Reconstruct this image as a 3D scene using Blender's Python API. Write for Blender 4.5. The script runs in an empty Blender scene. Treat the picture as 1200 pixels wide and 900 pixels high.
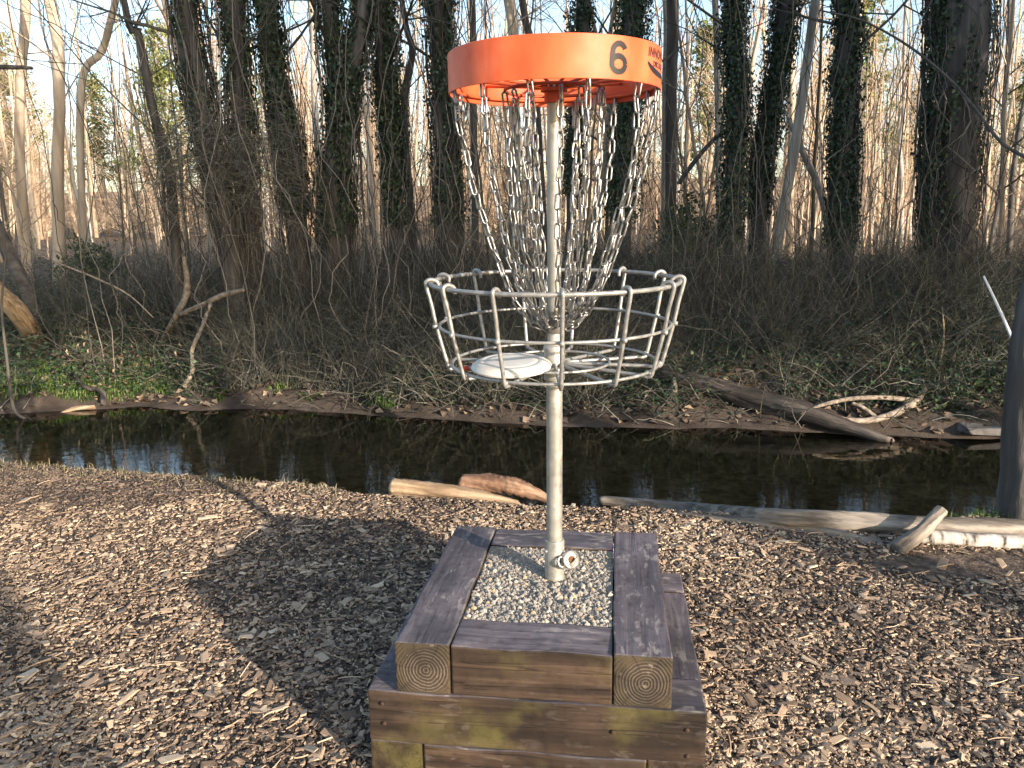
import bpy, bmesh, math, random
import numpy as np
from mathutils import Vector, Matrix
R = math.radians
SC = bpy.context.scene
COL = SC.collection

# ------------------------------------------------------------------ camera, world, sun, exposure
F_PX, PITCH, ROLL, CAM_H = 907.66, 11.452, -0.783, 1.0174
_a, _r = R(PITCH), R(ROLL)
FWD = np.array([0, math.cos(_a), -math.sin(_a)])
UP = np.array([0, math.sin(_a), math.cos(_a)])
RT = np.array([1.0, 0, 0])
EX = math.cos(_r) * RT + math.sin(_r) * UP
EU = math.cos(_r) * UP - math.sin(_r) * RT
CAM = np.array([0, 0, CAM_H])
cd = bpy.data.cameras.new('camera')
cam = bpy.data.objects.new('camera', cd)
COL.objects.link(cam)
cd.sensor_width = 36
cd.lens = 36 * F_PX / 1200
cd.clip_start = 0.05
cd.clip_end = 1500
mw = Matrix.Identity(4)
for i in range(3):
    mw[i][0], mw[i][1], mw[i][2], mw[i][3] = EX[i], EU[i], -FWD[i], CAM[i]
cam.matrix_world = mw
SC.camera = cam

SUN_EL, SUN_AZ = 14.0, 42.0                       # light travels forward and to the left
SDIR = np.array([-math.sin(R(SUN_AZ)), math.cos(R(SUN_AZ)), 0])   # horizontal direction of travel
UDIR = np.array([math.cos(R(SUN_AZ)), math.sin(R(SUN_AZ)), 0])
W = bpy.data.worlds.new('World')
SC.world = W
W.use_nodes = True
nt = W.node_tree
sky = nt.nodes.new('ShaderNodeTexSky')
sky.sky_type = 'NISHITA'
sky.sun_disc = False
sky.sun_elevation = R(SUN_EL)
sky.sun_rotation = R(180 - SUN_AZ)
sky.air_density = 1.0
sky.dust_density = 1.5
nt.links.new(sky.outputs[0], nt.nodes['Background'].inputs[0])
nt.nodes['Background'].inputs[1].default_value = 0.15
sd = bpy.data.lights.new('sun', 'SUN')
sd.energy = 3.7
sd.angle = R(0.5)
sd.color = (1.0, 0.85, 0.70)
so = bpy.data.objects.new('sun', sd)
COL.objects.link(so)
_tv = Vector((SDIR[0] * math.cos(R(SUN_EL)), SDIR[1] * math.cos(R(SUN_EL)), -math.sin(R(SUN_EL))))
so.rotation_euler = _tv.to_track_quat('-Z', 'Y').to_euler()
so.location = (6, -8, 12)
vs = SC.view_settings
vs.view_transform = 'Standard'
vs.look = 'None'
vs.exposure = 1.45
vs.gamma = 1
vs.use_curve_mapping = False
SC.render.engine = 'CYCLES'
SC.cycles.use_denoising = True
SC.cycles.max_bounces = 6
SC.cycles.transparent_max_bounces = 12

# ------------------------------------------------------------------ picture <-> world
def ray(px, py):
    xp, yp = px - 600.0, py - 450.0
    d = FWD + EX * xp / F_PX - EU * yp / F_PX
    return d

def at(px, py, Y):
    d = ray(px, py)
    return CAM + d * (Y / d[1])

def on_z(px, py, z):
    d = ray(px, py)
    return CAM + d * ((z - CAM_H) / d[2])

# ------------------------------------------------------------------ noise helper
def vnoise(x, y, seed=0):
    x = np.asarray(x, float); y = np.asarray(y, float)
    xi = np.floor(x).astype(np.int64); yi = np.floor(y).astype(np.int64)
    xf = x - xi; yf_ = y - yi
    def h(a, b):
        n = (a * 374761393 + b * 668265263 + seed * 1442695041) & 0x7fffffff
        n = ((n ^ (n >> 13)) * 1274126177) & 0x7fffffff
        return ((n ^ (n >> 16)) & 0xffff) / 65535.0
    u = xf * xf * (3 - 2 * xf); v = yf_ * yf_ * (3 - 2 * yf_)
    return (h(xi, yi) * (1 - u) + h(xi + 1, yi) * u) * (1 - v) + (h(xi, yi + 1) * (1 - u) + h(xi + 1, yi + 1) * u) * v

def fbm(x, y, seed=0, o=3):
    s = 0; a = .5; t = 0
    for i in range(o):
        s = s + a * vnoise(np.asarray(x) * 2 ** i, np.asarray(y) * 2 ** i, seed + i); t += a; a *= .5
    return s / t

# ------------------------------------------------------------------ terrain
Z_G, Z_W, Z_BED = -0.38, -0.83, -1.12
_nb = [on_z(*p, Z_G) for p in ((0, 547), (230, 562), (430, 582), (640, 588), (760, 592), (900, 604), (1050, 607), (1200, 600))]
_fb = [on_z(*p, Z_W) for p in ((0, 483), (150, 478), (330, 480), (600, 494), (800, 500), (1000, 506), (1190, 512))]
NBX, NBY = np.array([p[0] for p in _nb]), np.array([p[1] for p in _nb])
FBX, FBY = np.array([p[0] for p in _fb]), np.array([p[1] for p in _fb])
def edge(x, X, Y):
    x = np.asarray(x, float)
    y = np.interp(x, X, Y)
    sl0 = -0.22; sl1 = -0.12
    y = np.where(x < X[0], Y[0] + (x - X[0]) * sl0, y)
    y = np.where(x > X[-1], Y[-1] + (x - X[-1]) * sl1, y)
    return y
def yb(x):
    x = np.asarray(x, float)
    return edge(x, NBX, NBY) + .10 * (fbm(x * 1.7, x * 0 + 3, 5) - .5) * 2
def yf(x):
    x = np.asarray(x, float)
    return edge(x, FBX, FBY) + .14 * (fbm(x * 1.5, x * 0 + 9, 7) - .5) * 2
def sst(a, b, x):
    t = np.clip((x - a) / (b - a), 0, 1)
    return t * t * (3 - 2 * t)
def zg(x, y):
    x = np.asarray(x, float); y = np.asarray(y, float)
    B, Fb = yb(x), yf(x)
    near = Z_G + .035 * (fbm(x * .9, y * .9, 11) - .5) + .05 * np.exp(-((x + 1.9) / 1.2) ** 2 - ((y - B + .35) / .5) ** 2)
    far_d = y - Fb
    left = sst(1.0, -4.5, x)
    far = Z_W + .01 + (.02 + .16 * fbm(x * 1.1, y * 0 + 2, 41) ** 1.5) * sst(0, .05 + .45 * fbm(x * 2.3, y * 0 + 7, 43), far_d) + (.81 - .28 * left) * sst(.05, 2.9, far_d) + .30 * left * sst(2.5, 9, far_d) + .010 * np.maximum(far_d - 3, 0) + 9.0 * sst(75, 170, far_d)
    far = far + .16 * (fbm(x * 1.1, y * 1.1, 21) - .5) * sst(.05, .6, far_d) + .09 * (fbm(x * 4, y * 4, 23) - .5) * sst(-.05, .2, far_d) + .5 * (fbm(x * .07, y * .07, 31) - .5) * sst(8, 30, far_d)
    z = near + (Z_BED - near) * sst(-.05, .42, y - B)
    z = np.where(y > Fb - .45, Z_BED + (far - Z_BED) * sst(-.45, .0, far_d), z)
    return z
def gp(px, py, lift=0.0):
    d = ray(px, py)
    t = np.concatenate([np.linspace(.8, 16, 1600), np.linspace(16.05, 120, 1500)])
    P = CAM + d * t[:, None]
    g = zg(P[:, 0], P[:, 1])
    k = np.argmax(P[:, 2] < g) if (P[:, 2] < g).any() else len(t) - 1
    p = P[k].copy(); p[2] = g[k] + lift
    return p

# ------------------------------------------------------------------ geometry batches
class Geo:
    def __init__(s):
        s.V = []; s.Fs = []; s.M = []; s.T = []; s.n = 0
    def add(s, V, F, tint=0.5, mat=0):
        V = np.asarray(V, float).reshape(-1, 3)
        s.V.append(V)
        for f in (F if isinstance(F, list) else [F]):
            f = np.asarray(f, np.int64)
            s.Fs.append(f + s.n)
            m = np.asarray(mat)
            s.M.append(np.full(len(f), int(m)) if m.ndim == 0 else m)
        s.T.append(np.broadcast_to(np.asarray(tint, float), (len(V),)).copy() if np.ndim(tint) else np.full(len(V), float(tint)))
        s.n += len(V)
        return s
    def build(s, name, mats, parent=None, smooth=True, loc=None):
        V = np.concatenate(s.V)
        if loc is not None:
            V = V - np.asarray(loc)
        me = bpy.data.meshes.new(name)
        me.vertices.add(len(V)); me.vertices.foreach_set('co', V.astype(np.float32).ravel())
        li = np.concatenate([f.ravel() for f in s.Fs]); tot = np.concatenate([np.full(len(f), f.shape[1]) for f in s.Fs])
        st = np.concatenate([[0], np.cumsum(tot)[:-1]])
        me.loops.add(len(li)); me.loops.foreach_set('vertex_index', li.astype(np.int32))
        me.polygons.add(len(tot)); me.polygons.foreach_set('loop_start', st.astype(np.int32))
        me.update(calc_edges=True)
        mats = mats if isinstance(mats, (list, tuple)) else [mats]
        for m in mats: me.materials.append(m)
        me.polygons.foreach_set('material_index', np.concatenate(s.M).astype(np.int32))
        me.polygons.foreach_set('use_smooth', np.full(len(tot), smooth, bool))
        a = me.attributes.new('tint', 'FLOAT', 'POINT')
        a.data.foreach_set('value', np.concatenate(s.T).astype(np.float32))
        me.validate()
        o = bpy.data.objects.new(name, me)
        COL.objects.link(o)
        if parent is not None:
            o.parent = parent
        elif loc is not None:
            o.location = tuple(float(q) for q in loc)
        return o

def nrm(v):
    return v / np.maximum(np.linalg.norm(v, axis=-1, keepdims=True), 1e-9)

def tubes(g, P, Rd, S=5, cap=True, tint=0.5, mat=0, jit=0, rng=None, closed=False, groove=0):
    P = np.asarray(P, float)
    if P.ndim == 2: P = P[None]
    N, K, _ = P.shape
    Rd = np.broadcast_to(np.asarray(Rd, float), (N, K))
    if closed:
        T = nrm(np.roll(P, -1, 1) - np.roll(P, 1, 1))
    else:
        T = nrm(np.gradient(P, axis=1))
    ov = nrm(np.abs(T).mean(1))
    ref = np.zeros((N, 3)); ref[np.arange(N), ov.argmin(1)] = 1
    ref = np.repeat(ref[:, None], K, 1)
    U = nrm(np.cross(T, ref)); Wv = np.cross(T, U)
    th = np.arange(S) * 2 * np.pi / S
    rr = Rd[..., None]
    if jit and rng is not None:
        rr = rr * (1 + jit * (rng.random((N, K, S)) - .5) * 2)
    if groove:
        kk, ss = np.meshgrid(np.arange(K), np.arange(S), indexing='ij')
        sd0 = int(rng.integers(1, 999)) if rng is not None else 7
        ang = 2 * np.pi * ss / S
        gx, gy = np.cos(ang) * 3.2 + kk * .035, np.sin(ang) * 3.2 + kk * .05
        q_ = fbm(gx + 20, gy + 20, sd0, 3) - .5 + .45 * (np.abs(fbm(gx * 2.2 + 40, gy * 2.2 + 40, sd0 + 5, 2) - .5) * 4 - 1) * .5
        rr = rr * np.ones((N, K, S)) * (1 + groove * 2 * q_[None]) if rr.ndim == 3 else rr
    V = P[:, :, None] + (U[:, :, None] * np.cos(th)[None, None, :, None] + Wv[:, :, None] * np.sin(th)[None, None, :, None]) * (rr[..., None] if rr.ndim == 3 else rr)
    idx = np.arange(N * K * S).reshape(N, K, S)
    a = idx if closed else idx[:, :-1]
    b = np.roll(idx, -1, 1) if closed else idx[:, 1:]
    F = np.stack([a, np.roll(a, -1, 2), np.roll(b, -1, 2), b], -1).reshape(-1, 4)
    fs = [F]
    if cap and not closed:
        fs.append(idx[:, 0, ::-1].reshape(N, S)); fs.append(idx[:, -1].reshape(N, S))
    tn = np.asarray(tint, float)
    tv = np.repeat(tn, K * S) if tn.ndim == 1 and len(tn) == N else tint
    g.add(V.reshape(-1, 3), fs, tv, mat)
    return g

def tube(g, pts, r, S=8, n=None, **kw):
    pts = np.asarray(pts, float)
    r = np.broadcast_to(np.asarray(r, float), (len(pts),))
    if n:
        pts, r = spline(pts, n, r)
    return tubes(g, pts[None], r[None], S, **kw)

def spline(P, n, r=None):
    P = np.asarray(P, float); k = len(P)
    if k < 3:
        t = np.linspace(0, 1, n)[:, None]
        Q = P[0] * (1 - t) + P[-1] * t
        return (Q, np.interp(np.linspace(0, k - 1, n), np.arange(k), r)) if r is not None else Q
    E = np.concatenate([[2 * P[0] - P[1]], P, [2 * P[-1] - P[-2]]])
    ts = np.linspace(0, k - 1 - 1e-6, n); i = ts.astype(int); t = (ts - i)[:, None]
    p0, p1, p2, p3 = E[i], E[i + 1], E[i + 2], E[i + 3]
    Q = .5 * (2 * p1 + (p2 - p0) * t + (2 * p0 - 5 * p1 + 4 * p2 - p3) * t ** 2 + (3 * p1 - p0 - 3 * p2 + p3) * t ** 3)
    if r is not None:
        return Q, np.interp(ts, np.arange(k), r)
    return Q

def ring(g, rad, z, r, S=8, n=72, **kw):
    th = np.linspace(0, 2 * np.pi, n, endpoint=False)
    P = np.stack([rad * np.cos(th), rad * np.sin(th), 0 * th + z], 1)
    return tubes(g, P[None], r, S, closed=True, **kw)

def leaves(g, P, N, size, rng, fold=.25, asp=.8, tint=None, mat=0, up=None):
    n = len(P)
    N = nrm(N + .0)
    a = rng.normal(size=(n, 3)) if up is None else up + .35 * rng.normal(size=(n, 3))
    T = nrm(a - N * (a * N).sum(1, keepdims=True))
    B = np.cross(N, T)
    s = np.asarray(size)[:, None] * np.ones((n, 1))
    v0 = P - T * s * .5; v2 = P + T * s * .5
    v1 = P + B * s * .5 * asp + N * s * fold * .5 - T * s * .08; v3 = P - B * s * .5 * asp + N * s * fold * .5 - T * s * .08
    V = np.stack([v0, v1, v2, v3], 1).reshape(-1, 3)
    i = np.arange(n)[:, None] * 4
    F = np.concatenate([i + np.array([[0, 1, 2]]), i + np.array([[0, 2, 3]])])
    t = rng.random(n) if tint is None else tint
    g.add(V, F, np.repeat(t, 4), mat)
    return g

def blades(g, P, h, rng, w=.006, lean=.5, tint=None):
    n = len(P)
    a = rng.random(n) * 2 * np.pi
    d = np.stack([np.cos(a), np.sin(a), 0 * a], 1); sd_ = np.stack([-np.sin(a), np.cos(a), 0 * a], 1)
    h = np.asarray(h)[:, None]; L = (rng.random(n) * lean)[:, None]
    m = P + d * h * L * .35 + np.array([0, 0, 1]) * h * .6
    t_ = P + d * h * L + np.array([0, 0, 1]) * h * (1 - .35 * L)
    V = np.stack([P - sd_ * w, P + sd_ * w, m + sd_ * w * .7, m - sd_ * w * .7, t_], 1).reshape(-1, 3)
    i = np.arange(n)[:, None] * 5
    t = rng.random(n) if tint is None else tint
    g.add(V, [i + np.array([[0, 1, 2, 3]]), i + np.array([[3, 2, 4]])], np.repeat(t, 5))
    return g

# ------------------------------------------------------------------ tags
def tag(o, label=None, cat=None, group=None, kind=None):
    if label: o['label'] = label
    if cat: o['category'] = cat
    if group: o['group'] = group
    if kind: o['kind'] = kind
    return o
def thing(name, label, cat, loc=(0, 0, 0), group=None):
    o = bpy.data.objects.new(name, None); COL.objects.link(o)
    o.location = tuple(float(q) for q in loc)
    o.empty_display_size = .1
    return tag(o, label, cat, group)
def dup(root, loc, rz, sc, label=None):
    r = root.copy(); COL.objects.link(r); r.location = loc; r.rotation_euler = (0, 0, rz); r.scale = (sc, sc, sc)
    if label: r['label'] = label
    for ch in list(root.children):
        c = ch.copy(); COL.objects.link(c); c.parent = r
    return r

# ------------------------------------------------------------------ materials
def newmat(name):
    m = bpy.data.materials.new(name); m.use_nodes = True
    t = m.node_tree
    return m, t, t.nodes['Principled BSDF']
def ramp(t, stops, inp=None):
    n = t.nodes.new('ShaderNodeValToRGB')
    el = n.color_ramp.elements
    while len(el) < len(stops): el.new(.5)
    for e, (p, c) in zip(el, stops):
        e.position = p; e.color = (*c, 1) if len(c) == 3 else c
    if inp is not None: t.links.new(inp, n.inputs[0])
    return n
def noise(t, scale, detail=5, stretch=(1, 1, 1), coord='Object', dist=0, rough=.55, vary=False):
    tc = t.nodes.new('ShaderNodeTexCoord'); mp = t.nodes.new('ShaderNodeMapping')
    mp.inputs['Scale'].default_value = stretch
    t.links.new(tc.outputs[coord], mp.inputs[0])
    if vary:
        oi = t.nodes.new('ShaderNodeObjectInfo')
        t.links.new(mth(t, 'MULTIPLY', oi.outputs['Random'], 40.0), mp.inputs['Location'])
    n = t.nodes.new('ShaderNodeTexNoise')
    n.inputs['Scale'].default_value = scale; n.inputs['Detail'].default_value = detail
    n.inputs['Roughness'].default_value = rough; n.inputs['Distortion'].default_value = dist
    t.links.new(mp.outputs[0], n.inputs['Vector'])
    return n
def mth(t, op, a, b=None, c=None):
    n = t.nodes.new('ShaderNodeMath'); n.operation = op
    for i, v in enumerate((a, b, c)):
        if v is None: continue
        if isinstance(v, (int, float)): n.inputs[i].default_value = v
        else: t.links.new(v, n.inputs[i])
    return n.outputs[0]
def mixc(t, fac, a, b, mode='MIX'):
    n = t.nodes.new('ShaderNodeMix'); n.data_type = 'RGBA'; n.blend_type = mode
    for s, v in ((n.inputs[0], fac), (n.inputs[6], a), (n.inputs[7], b)):
        if isinstance(v, (int, float)): s.default_value = v
        elif isinstance(v, tuple): s.default_value = (*v, 1)
        else: t.links.new(v, s)
    return n.outputs[2]
def bump(t, bs, h, strength=.5, dist=.02):
    n = t.nodes.new('ShaderNodeBump'); n.inputs['Strength'].default_value = strength; n.inputs['Distance'].default_value = dist
    t.links.new(h, n.inputs['Height']); t.links.new(n.outputs[0], bs.inputs['Normal'])
def attr(t, name='tint'):
    n = t.nodes.new('ShaderNodeAttribute'); n.attribute_name = name
    return n.outputs['Fac']
def M(name, stops, scale=8, stretch=(1, 1, 1), rough=.8, bmp=.4, bdist=.02, tint=None, detail=6, metal=0, spec=.3, trans=0, dist=0):
    m, t, b = newmat(name)
    n = noise(t, scale, detail, stretch, dist=dist)
    v = n.outputs['Fac']
    if tint is not None:
        v = mth(t, 'MULTIPLY_ADD', mth(t, 'SUBTRACT', v, .5), tint, attr(t))
    r = ramp(t, stops, v)
    t.links.new(r.outputs[0], b.inputs['Base Color'])
    b.inputs['Roughness'].default_value = rough; b.inputs['Metallic'].default_value = metal
    b.inputs['Specular IOR Level'].default_value = spec
    if bmp: bump(t, b, n.outputs['Fac'], bmp, bdist)
    if trans:
        tr = t.nodes.new('ShaderNodeBsdfTranslucent'); mx = t.nodes.new('ShaderNodeMixShader')
        mx.inputs[0].default_value = trans
        t.links.new(r.outputs[0], tr.inputs[0]); t.links.new(b.outputs[0], mx.inputs[1]); t.links.new(tr.outputs[0], mx.inputs[2])
        t.links.new(mx.outputs[0], t.nodes['Material Output'].inputs[0])
    return m

m_bark = M('bark_grey_brown', [(.25, (.034, .032, .031)), (.5, (.078, .073, .07)), (.75, (.15, .142, .132))], 9, (1, 1, .12), .9, 1, .04)
m_bark_warm = M('bark_tan', [(.25, (.22, .175, .135)), (.5, (.43, .35, .265)), (.75, (.58, .49, .385))], 7, (1, 1, .12), .9, .8, .03)
m_bark_pale = M('bark_pale_grey', [(.25, (.17, .15, .13)), (.5, (.33, .30, .26)), (.75, (.5, .46, .4))], 9, (1, 1, .15), .85, .8, .02)
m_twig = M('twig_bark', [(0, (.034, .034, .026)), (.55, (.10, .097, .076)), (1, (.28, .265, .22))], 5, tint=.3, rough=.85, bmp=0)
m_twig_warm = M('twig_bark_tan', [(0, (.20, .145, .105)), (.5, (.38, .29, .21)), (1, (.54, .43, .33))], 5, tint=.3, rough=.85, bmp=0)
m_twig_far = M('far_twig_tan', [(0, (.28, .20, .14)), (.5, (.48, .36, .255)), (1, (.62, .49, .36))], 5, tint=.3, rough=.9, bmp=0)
m_vine = M('vine_bark', [(0, (.03, .027, .024)), (.6, (.085, .077, .068)), (1, (.24, .215, .185))], 9, tint=.3, rough=.85, bmp=.3)
m_ivy = M('ivy_leaf', [(0, (.010, .024, .014)), (.6, (.024, .052, .026)), (1, (.075, .11, .05))], 30, tint=.2, rough=.45, bmp=0, spec=.4, trans=.12)
m_ground_ivy = M('ground_ivy_leaf', [(0, (.014, .032, .018)), (.6, (.036, .074, .035)), (1, (.09, .135, .055))], 30, tint=.2, rough=.5, bmp=0, spec=.3, trans=.15)
m_ivy_bright = M('ivy_leaf_bright', [(0, (.03, .06, .012)), (.6, (.10, .15, .03)), (1, (.22, .26, .07))], 30, tint=.2, rough=.45, bmp=0, spec=.4, trans=.2)
m_shrub = M('shrub_leaf', [(0, (.02, .04, .015)), (.6, (.05, .085, .03)), (1, (.12, .15, .05))], 30, tint=.2, rough=.55, bmp=0, trans=.15)
m_pine = M('pine_needles', [(0, (.07, .10, .03)), (.6, (.18, .21, .07)), (1, (.30, .31, .12))], 20, tint=.2, rough=.7, bmp=0, trans=.25)
m_ever = M('evergreen_needles', [(0, (.015, .035, .012)), (1, (.05, .08, .03))], 20, tint=.2, rough=.7, bmp=0)
m_grass = M('grass_blade', [(0, (.04, .08, .016)), (.6, (.095, .17, .035)), (1, (.20, .27, .07))], 20, tint=.2, rough=.6, bmp=0, trans=.25)
m_drygrass = M('dry_grass', [(0, (.12, .13, .05)), (.5, (.30, .25, .14)), (1, (.45, .38, .24))], 20, tint=.2, rough=.75, bmp=0, trans=.2)
m_litter = M('dead_leaf', [(0, (.05, .038, .028)), (.5, (.145, .105, .075)), (1, (.40, .30, .20))], 20, tint=.2, rough=.8, bmp=0, trans=.1)
m_chip = M('wood_chip', [(0, (.035, .027, .022)), (.22, (.10, .075, .057)), (.45, (.235, .17, .12)), (.72, (.42, .31, .21)), (1, (.62, .49, .345))], 60, tint=.25, rough=.85, bmp=.3, bdist=.002)
m_pebble = M('pebble', [(0, (.15, .14, .13)), (.5, (.27, .25, .22)), (.85, (.40, .365, .31)), (1, (.46, .32, .19))], 60, tint=.3, rough=.85, bmp=.3, bdist=.002)
m_sand = M('grit', [(.3, (.19, .175, .155)), (.5, (.29, .27, .235)), (.7, (.40, .37, .32))], 160, rough=.95, bmp=.8, bdist=.004)
m_log = M('log_weathered', [(.34, (.06, .05, .042)), (.5, (.17, .147, .122)), (.66, (.33, .295, .25))], 22, (.08, 1, 1), .85, 1, .02)
m_log_dark = M('log_dark', [(.32, (.02, .016, .013)), (.5, (.058, .047, .039)), (.7, (.15, .126, .105))], 14, (.10, 1, 1), .8, 1, .04)
m_log_red = M('log_split_red', [(.32, (.085, .045, .029)), (.5, (.21, .125, .08)), (.68, (.36, .25, .17))], 26, (.1, 1, 1), .85, .9, .01)
m_log_tan = M('log_bare_tan', [(.32, (.11, .07, .042)), (.5, (.26, .185, .115)), (.68, (.42, .33, .225))], 26, (.1, 1, 1), .85, .9, .01)
m_branch_bare = M('bare_branch', [(.3, (.10, .08, .06)), (.5, (.22, .18, .14)), (.7, (.36, .30, .235))], 18, rough=.8, bmp=.5)
m_branch_blue = M('smooth_grey_branch', [(.3, (.10, .105, .12)), (.7, (.20, .205, .225))], 10, rough=.6, bmp=.3)

def metal(name, c0, c1, rough, met, sc=40, rust=0):
    m, t, b = newmat(name)
    n = noise(t, sc, 6); r = ramp(t, [(.3, c0), (.7, c1)], n.outputs['Fac'])
    col = r.outputs[0]
    if rust:
        n2 = noise(t, 23, 6); r2 = ramp(t, [(.62, (0, 0, 0)), (.74, (1, 1, 1))], n2.outputs['Fac'])
        col = mixc(t, mth(t, 'MULTIPLY', r2.outputs[0], rust), col, (.16, .085, .04))
    t.links.new(col, b.inputs['Base Color'])
    rr = ramp(t, [(.3, (rough - .1,) * 3), (.7, (rough + .12,) * 3)], n.outputs['Fac'])
    t.links.new(rr.outputs[0], b.inputs['Roughness'])
    b.inputs['Metallic'].default_value = met
    bump(t, b, n.outputs['Fac'], .15, .002)
    return m
m_galv = metal('galvanised_pole', (.24, .24, .225), (.42, .41, .37), .45, .5, 22, .7)
m_galv_rod = metal('galvanised_rod', (.22, .22, .215), (.38, .375, .35), .42, .5, 70, .7)
m_chain = metal('chain_steel', (.20, .20, .20), (.36, .355, .34), .36, .85, 90, .5)
m_lock = metal('lock_steel', (.22, .215, .20), (.40, .39, .37), .42, .8, 60, .6)
m_rust = M('rust', [(.3, (.07, .032, .018)), (.7, (.18, .08, .035))], 60, rough=.9, bmp=.3, bdist=.003)
m_rustdark = M('rusted_screw', [(.3, (.02, .013, .010)), (.7, (.06, .035, .024))], 60, rough=.8, bmp=.2, bdist=.002)
m_darksteel = metal('dark_steel', (.10, .095, .09), (.18, .17, .16), .5, .6, 60)

m_orange, t, b = newmat('orange_plastic')
n = noise(t, 7, 6); r = ramp(t, [(.3, (.60, .085, .028)), (.55, (.70, .115, .038)), (.75, (.74, .17, .075))], n.outputs['Fac'])
n2 = noise(t, 55, 4, (1, 1, 3)); r2 = ramp(t, [(.62, (0, 0, 0)), (.74, (1, 1, 1))], n2.outputs['Fac'])
n3 = noise(t, 20, 6, (1, 1, .25)); r3 = ramp(t, [(.35, (.80, .78, .78)), (.6, (1, 1, 1))], n3.outputs['Fac'])
t.links.new(mixc(t, mth(t, 'MULTIPLY', r2.outputs[0], .45), mixc(t, 1.0, r.outputs[0], r3.outputs[0], 'MULTIPLY'), (.33, .10, .055)), b.inputs['Base Color'])
b.inputs['Roughness'].default_value = .5; b.inputs['Specular IOR Level'].default_value = .28
bump(t, b, noise(t, 12, 3).outputs['Fac'], .08, .004)
m_orange_paint = M('orange_paint', [(.3, (.42, .06, .018)), (.7, (.6, .11, .03))], 20, rough=.5, bmp=.1)
m_ink = M('black_print', [(.35, (.006, .006, .008)), (.68, (.012, .0115, .013)), (.85, (.05, .03, .022))], 45, rough=.5, bmp=0)
m_ink_brown = M('dark_print', [(.35, (.018, .010, .010)), (.75, (.045, .018, .014))], 45, rough=.5, bmp=0)
m_disc, t, b = newmat('white_disc_plastic')
n = noise(t, 9, 5); r = ramp(t, [(.35, (.50, .475, .41)), (.7, (.66, .64, .585))], n.outputs['Fac'])
t.links.new(r.outputs[0], b.inputs['Base Color']); b.inputs['Roughness'].default_value = .4
m_blue = M('blue_tape', [(.3, (.02, .05, .32)), (.7, (.04, .08, .45))], 20, rough=.5, bmp=0)
m_red = M('red_tape', [(.3, (.5, .05, .025)), (.7, (.66, .09, .04))], 20, rough=.5, bmp=0)

def timber_mat(name, moss):
    m, t, b = newmat(name)
    g1 = noise(t, 7, 8, (.35, 5, 5), dist=.6, vary=True); g2 = noise(t, 3.2, 5, (1, 1, 1), vary=True); g3 = noise(t, 26, 6, (.6, 1.6, 1.6), dist=.6, vary=True); g4 = noise(t, 3, 6, (.8, 1.5, 1.5), vary=True)
    base = ramp(t, [(.25, (.016, .010, .007)), (.5, (.042, .027, .018)), (.75, (.10, .068, .046))], g1.outputs['Fac'])
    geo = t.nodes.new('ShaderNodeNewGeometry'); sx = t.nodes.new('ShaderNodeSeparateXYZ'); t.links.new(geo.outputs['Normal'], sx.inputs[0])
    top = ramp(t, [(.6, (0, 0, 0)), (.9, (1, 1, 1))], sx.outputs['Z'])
    weath_skylit = ramp(t, [(.3, (.115, .104, .122)), (.6, (.195, .178, .20)), (.8, (.29, .272, .285))], g1.outputs['Fac'])  # weathered grey, with bluish sky light painted in for the top faces
    col = mixc(t, mth(t, 'MULTIPLY', top.outputs[0], .9), base.outputs[0], weath_skylit.outputs[0])
    sc_ = ramp(t, [(.56, (0, 0, 0)), (.63, (1, 1, 1))], g3.outputs['Fac'])
    sc2 = ramp(t, [(.36, (0, 0, 0)), (.54, (1, 1, 1))], g2.outputs['Fac'])
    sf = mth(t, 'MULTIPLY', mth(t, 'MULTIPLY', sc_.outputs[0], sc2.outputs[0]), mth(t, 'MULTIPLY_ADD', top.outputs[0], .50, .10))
    col = mixc(t, sf, col, (.50, .46, .42))
    gd = ramp(t, [(.35, (.45, .45, .45)), (.65, (1.05, 1.0, .98))], g4.outputs['Fac'])
    col_ = mixc(t, 1.0, col, gd.outputs[0], 'MULTIPLY')
    nm = noise(t, 4.5, 6, vary=True); rm = ramp(t, [(.52, (0, 0, 0)), (.70, (1, 1, 1))], nm.outputs['Fac'])
    side = mth(t, 'SUBTRACT', 1.0, top.outputs[0])
    col = mixc(t, mth(t, 'MULTIPLY', mth(t, 'MULTIPLY', rm.outputs[0], side), moss), col_, (.085, .075, .022))
    g5 = noise(t, 2.6, 3, (.22, 14, 14), vary=True, dist=.3)
    ck = ramp(t, [(.485, (1, 1, 1)), (.497, (.16, .13, .12)), (.503, (.16, .13, .12)), (.515, (1, 1, 1))], g5.outputs['Fac'])
    g6 = noise(t, 38, 6, (1, 1, 1), vary=True); dk = ramp(t, [(.30, (.55, .52, .5)), (.5, (1, 1, 1))], g6.outputs['Fac'])
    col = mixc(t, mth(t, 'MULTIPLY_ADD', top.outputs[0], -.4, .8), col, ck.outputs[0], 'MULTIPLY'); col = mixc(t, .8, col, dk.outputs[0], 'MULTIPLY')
    t.links.new(col, b.inputs['Base Color']); b.inputs['Roughness'].default_value = .72; b.inputs['Specular IOR Level'].default_value = .35
    bump(t, b, g1.outputs['Fac'], .5, .006)
    return m
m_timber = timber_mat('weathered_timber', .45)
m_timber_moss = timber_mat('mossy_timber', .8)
m_end, t, b = newmat('timber_end_grain')
tc = t.nodes.new('ShaderNodeTexCoord'); sp = t.nodes.new('ShaderNodeSeparateXYZ'); t.links.new(tc.outputs['Object'], sp.inputs[0])
nn = noise(t, 14, 4, vary=True)
oi = t.nodes.new('ShaderNodeObjectInfo')
yy = mth(t, 'ADD', sp.outputs['Y'], mth(t, 'MULTIPLY_ADD', oi.outputs['Random'], .04, -.018)); zz = mth(t, 'ADD', sp.outputs['Z'], mth(t, 'MULTIPLY_ADD', oi.outputs['Random'], -.03, .022))
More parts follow.
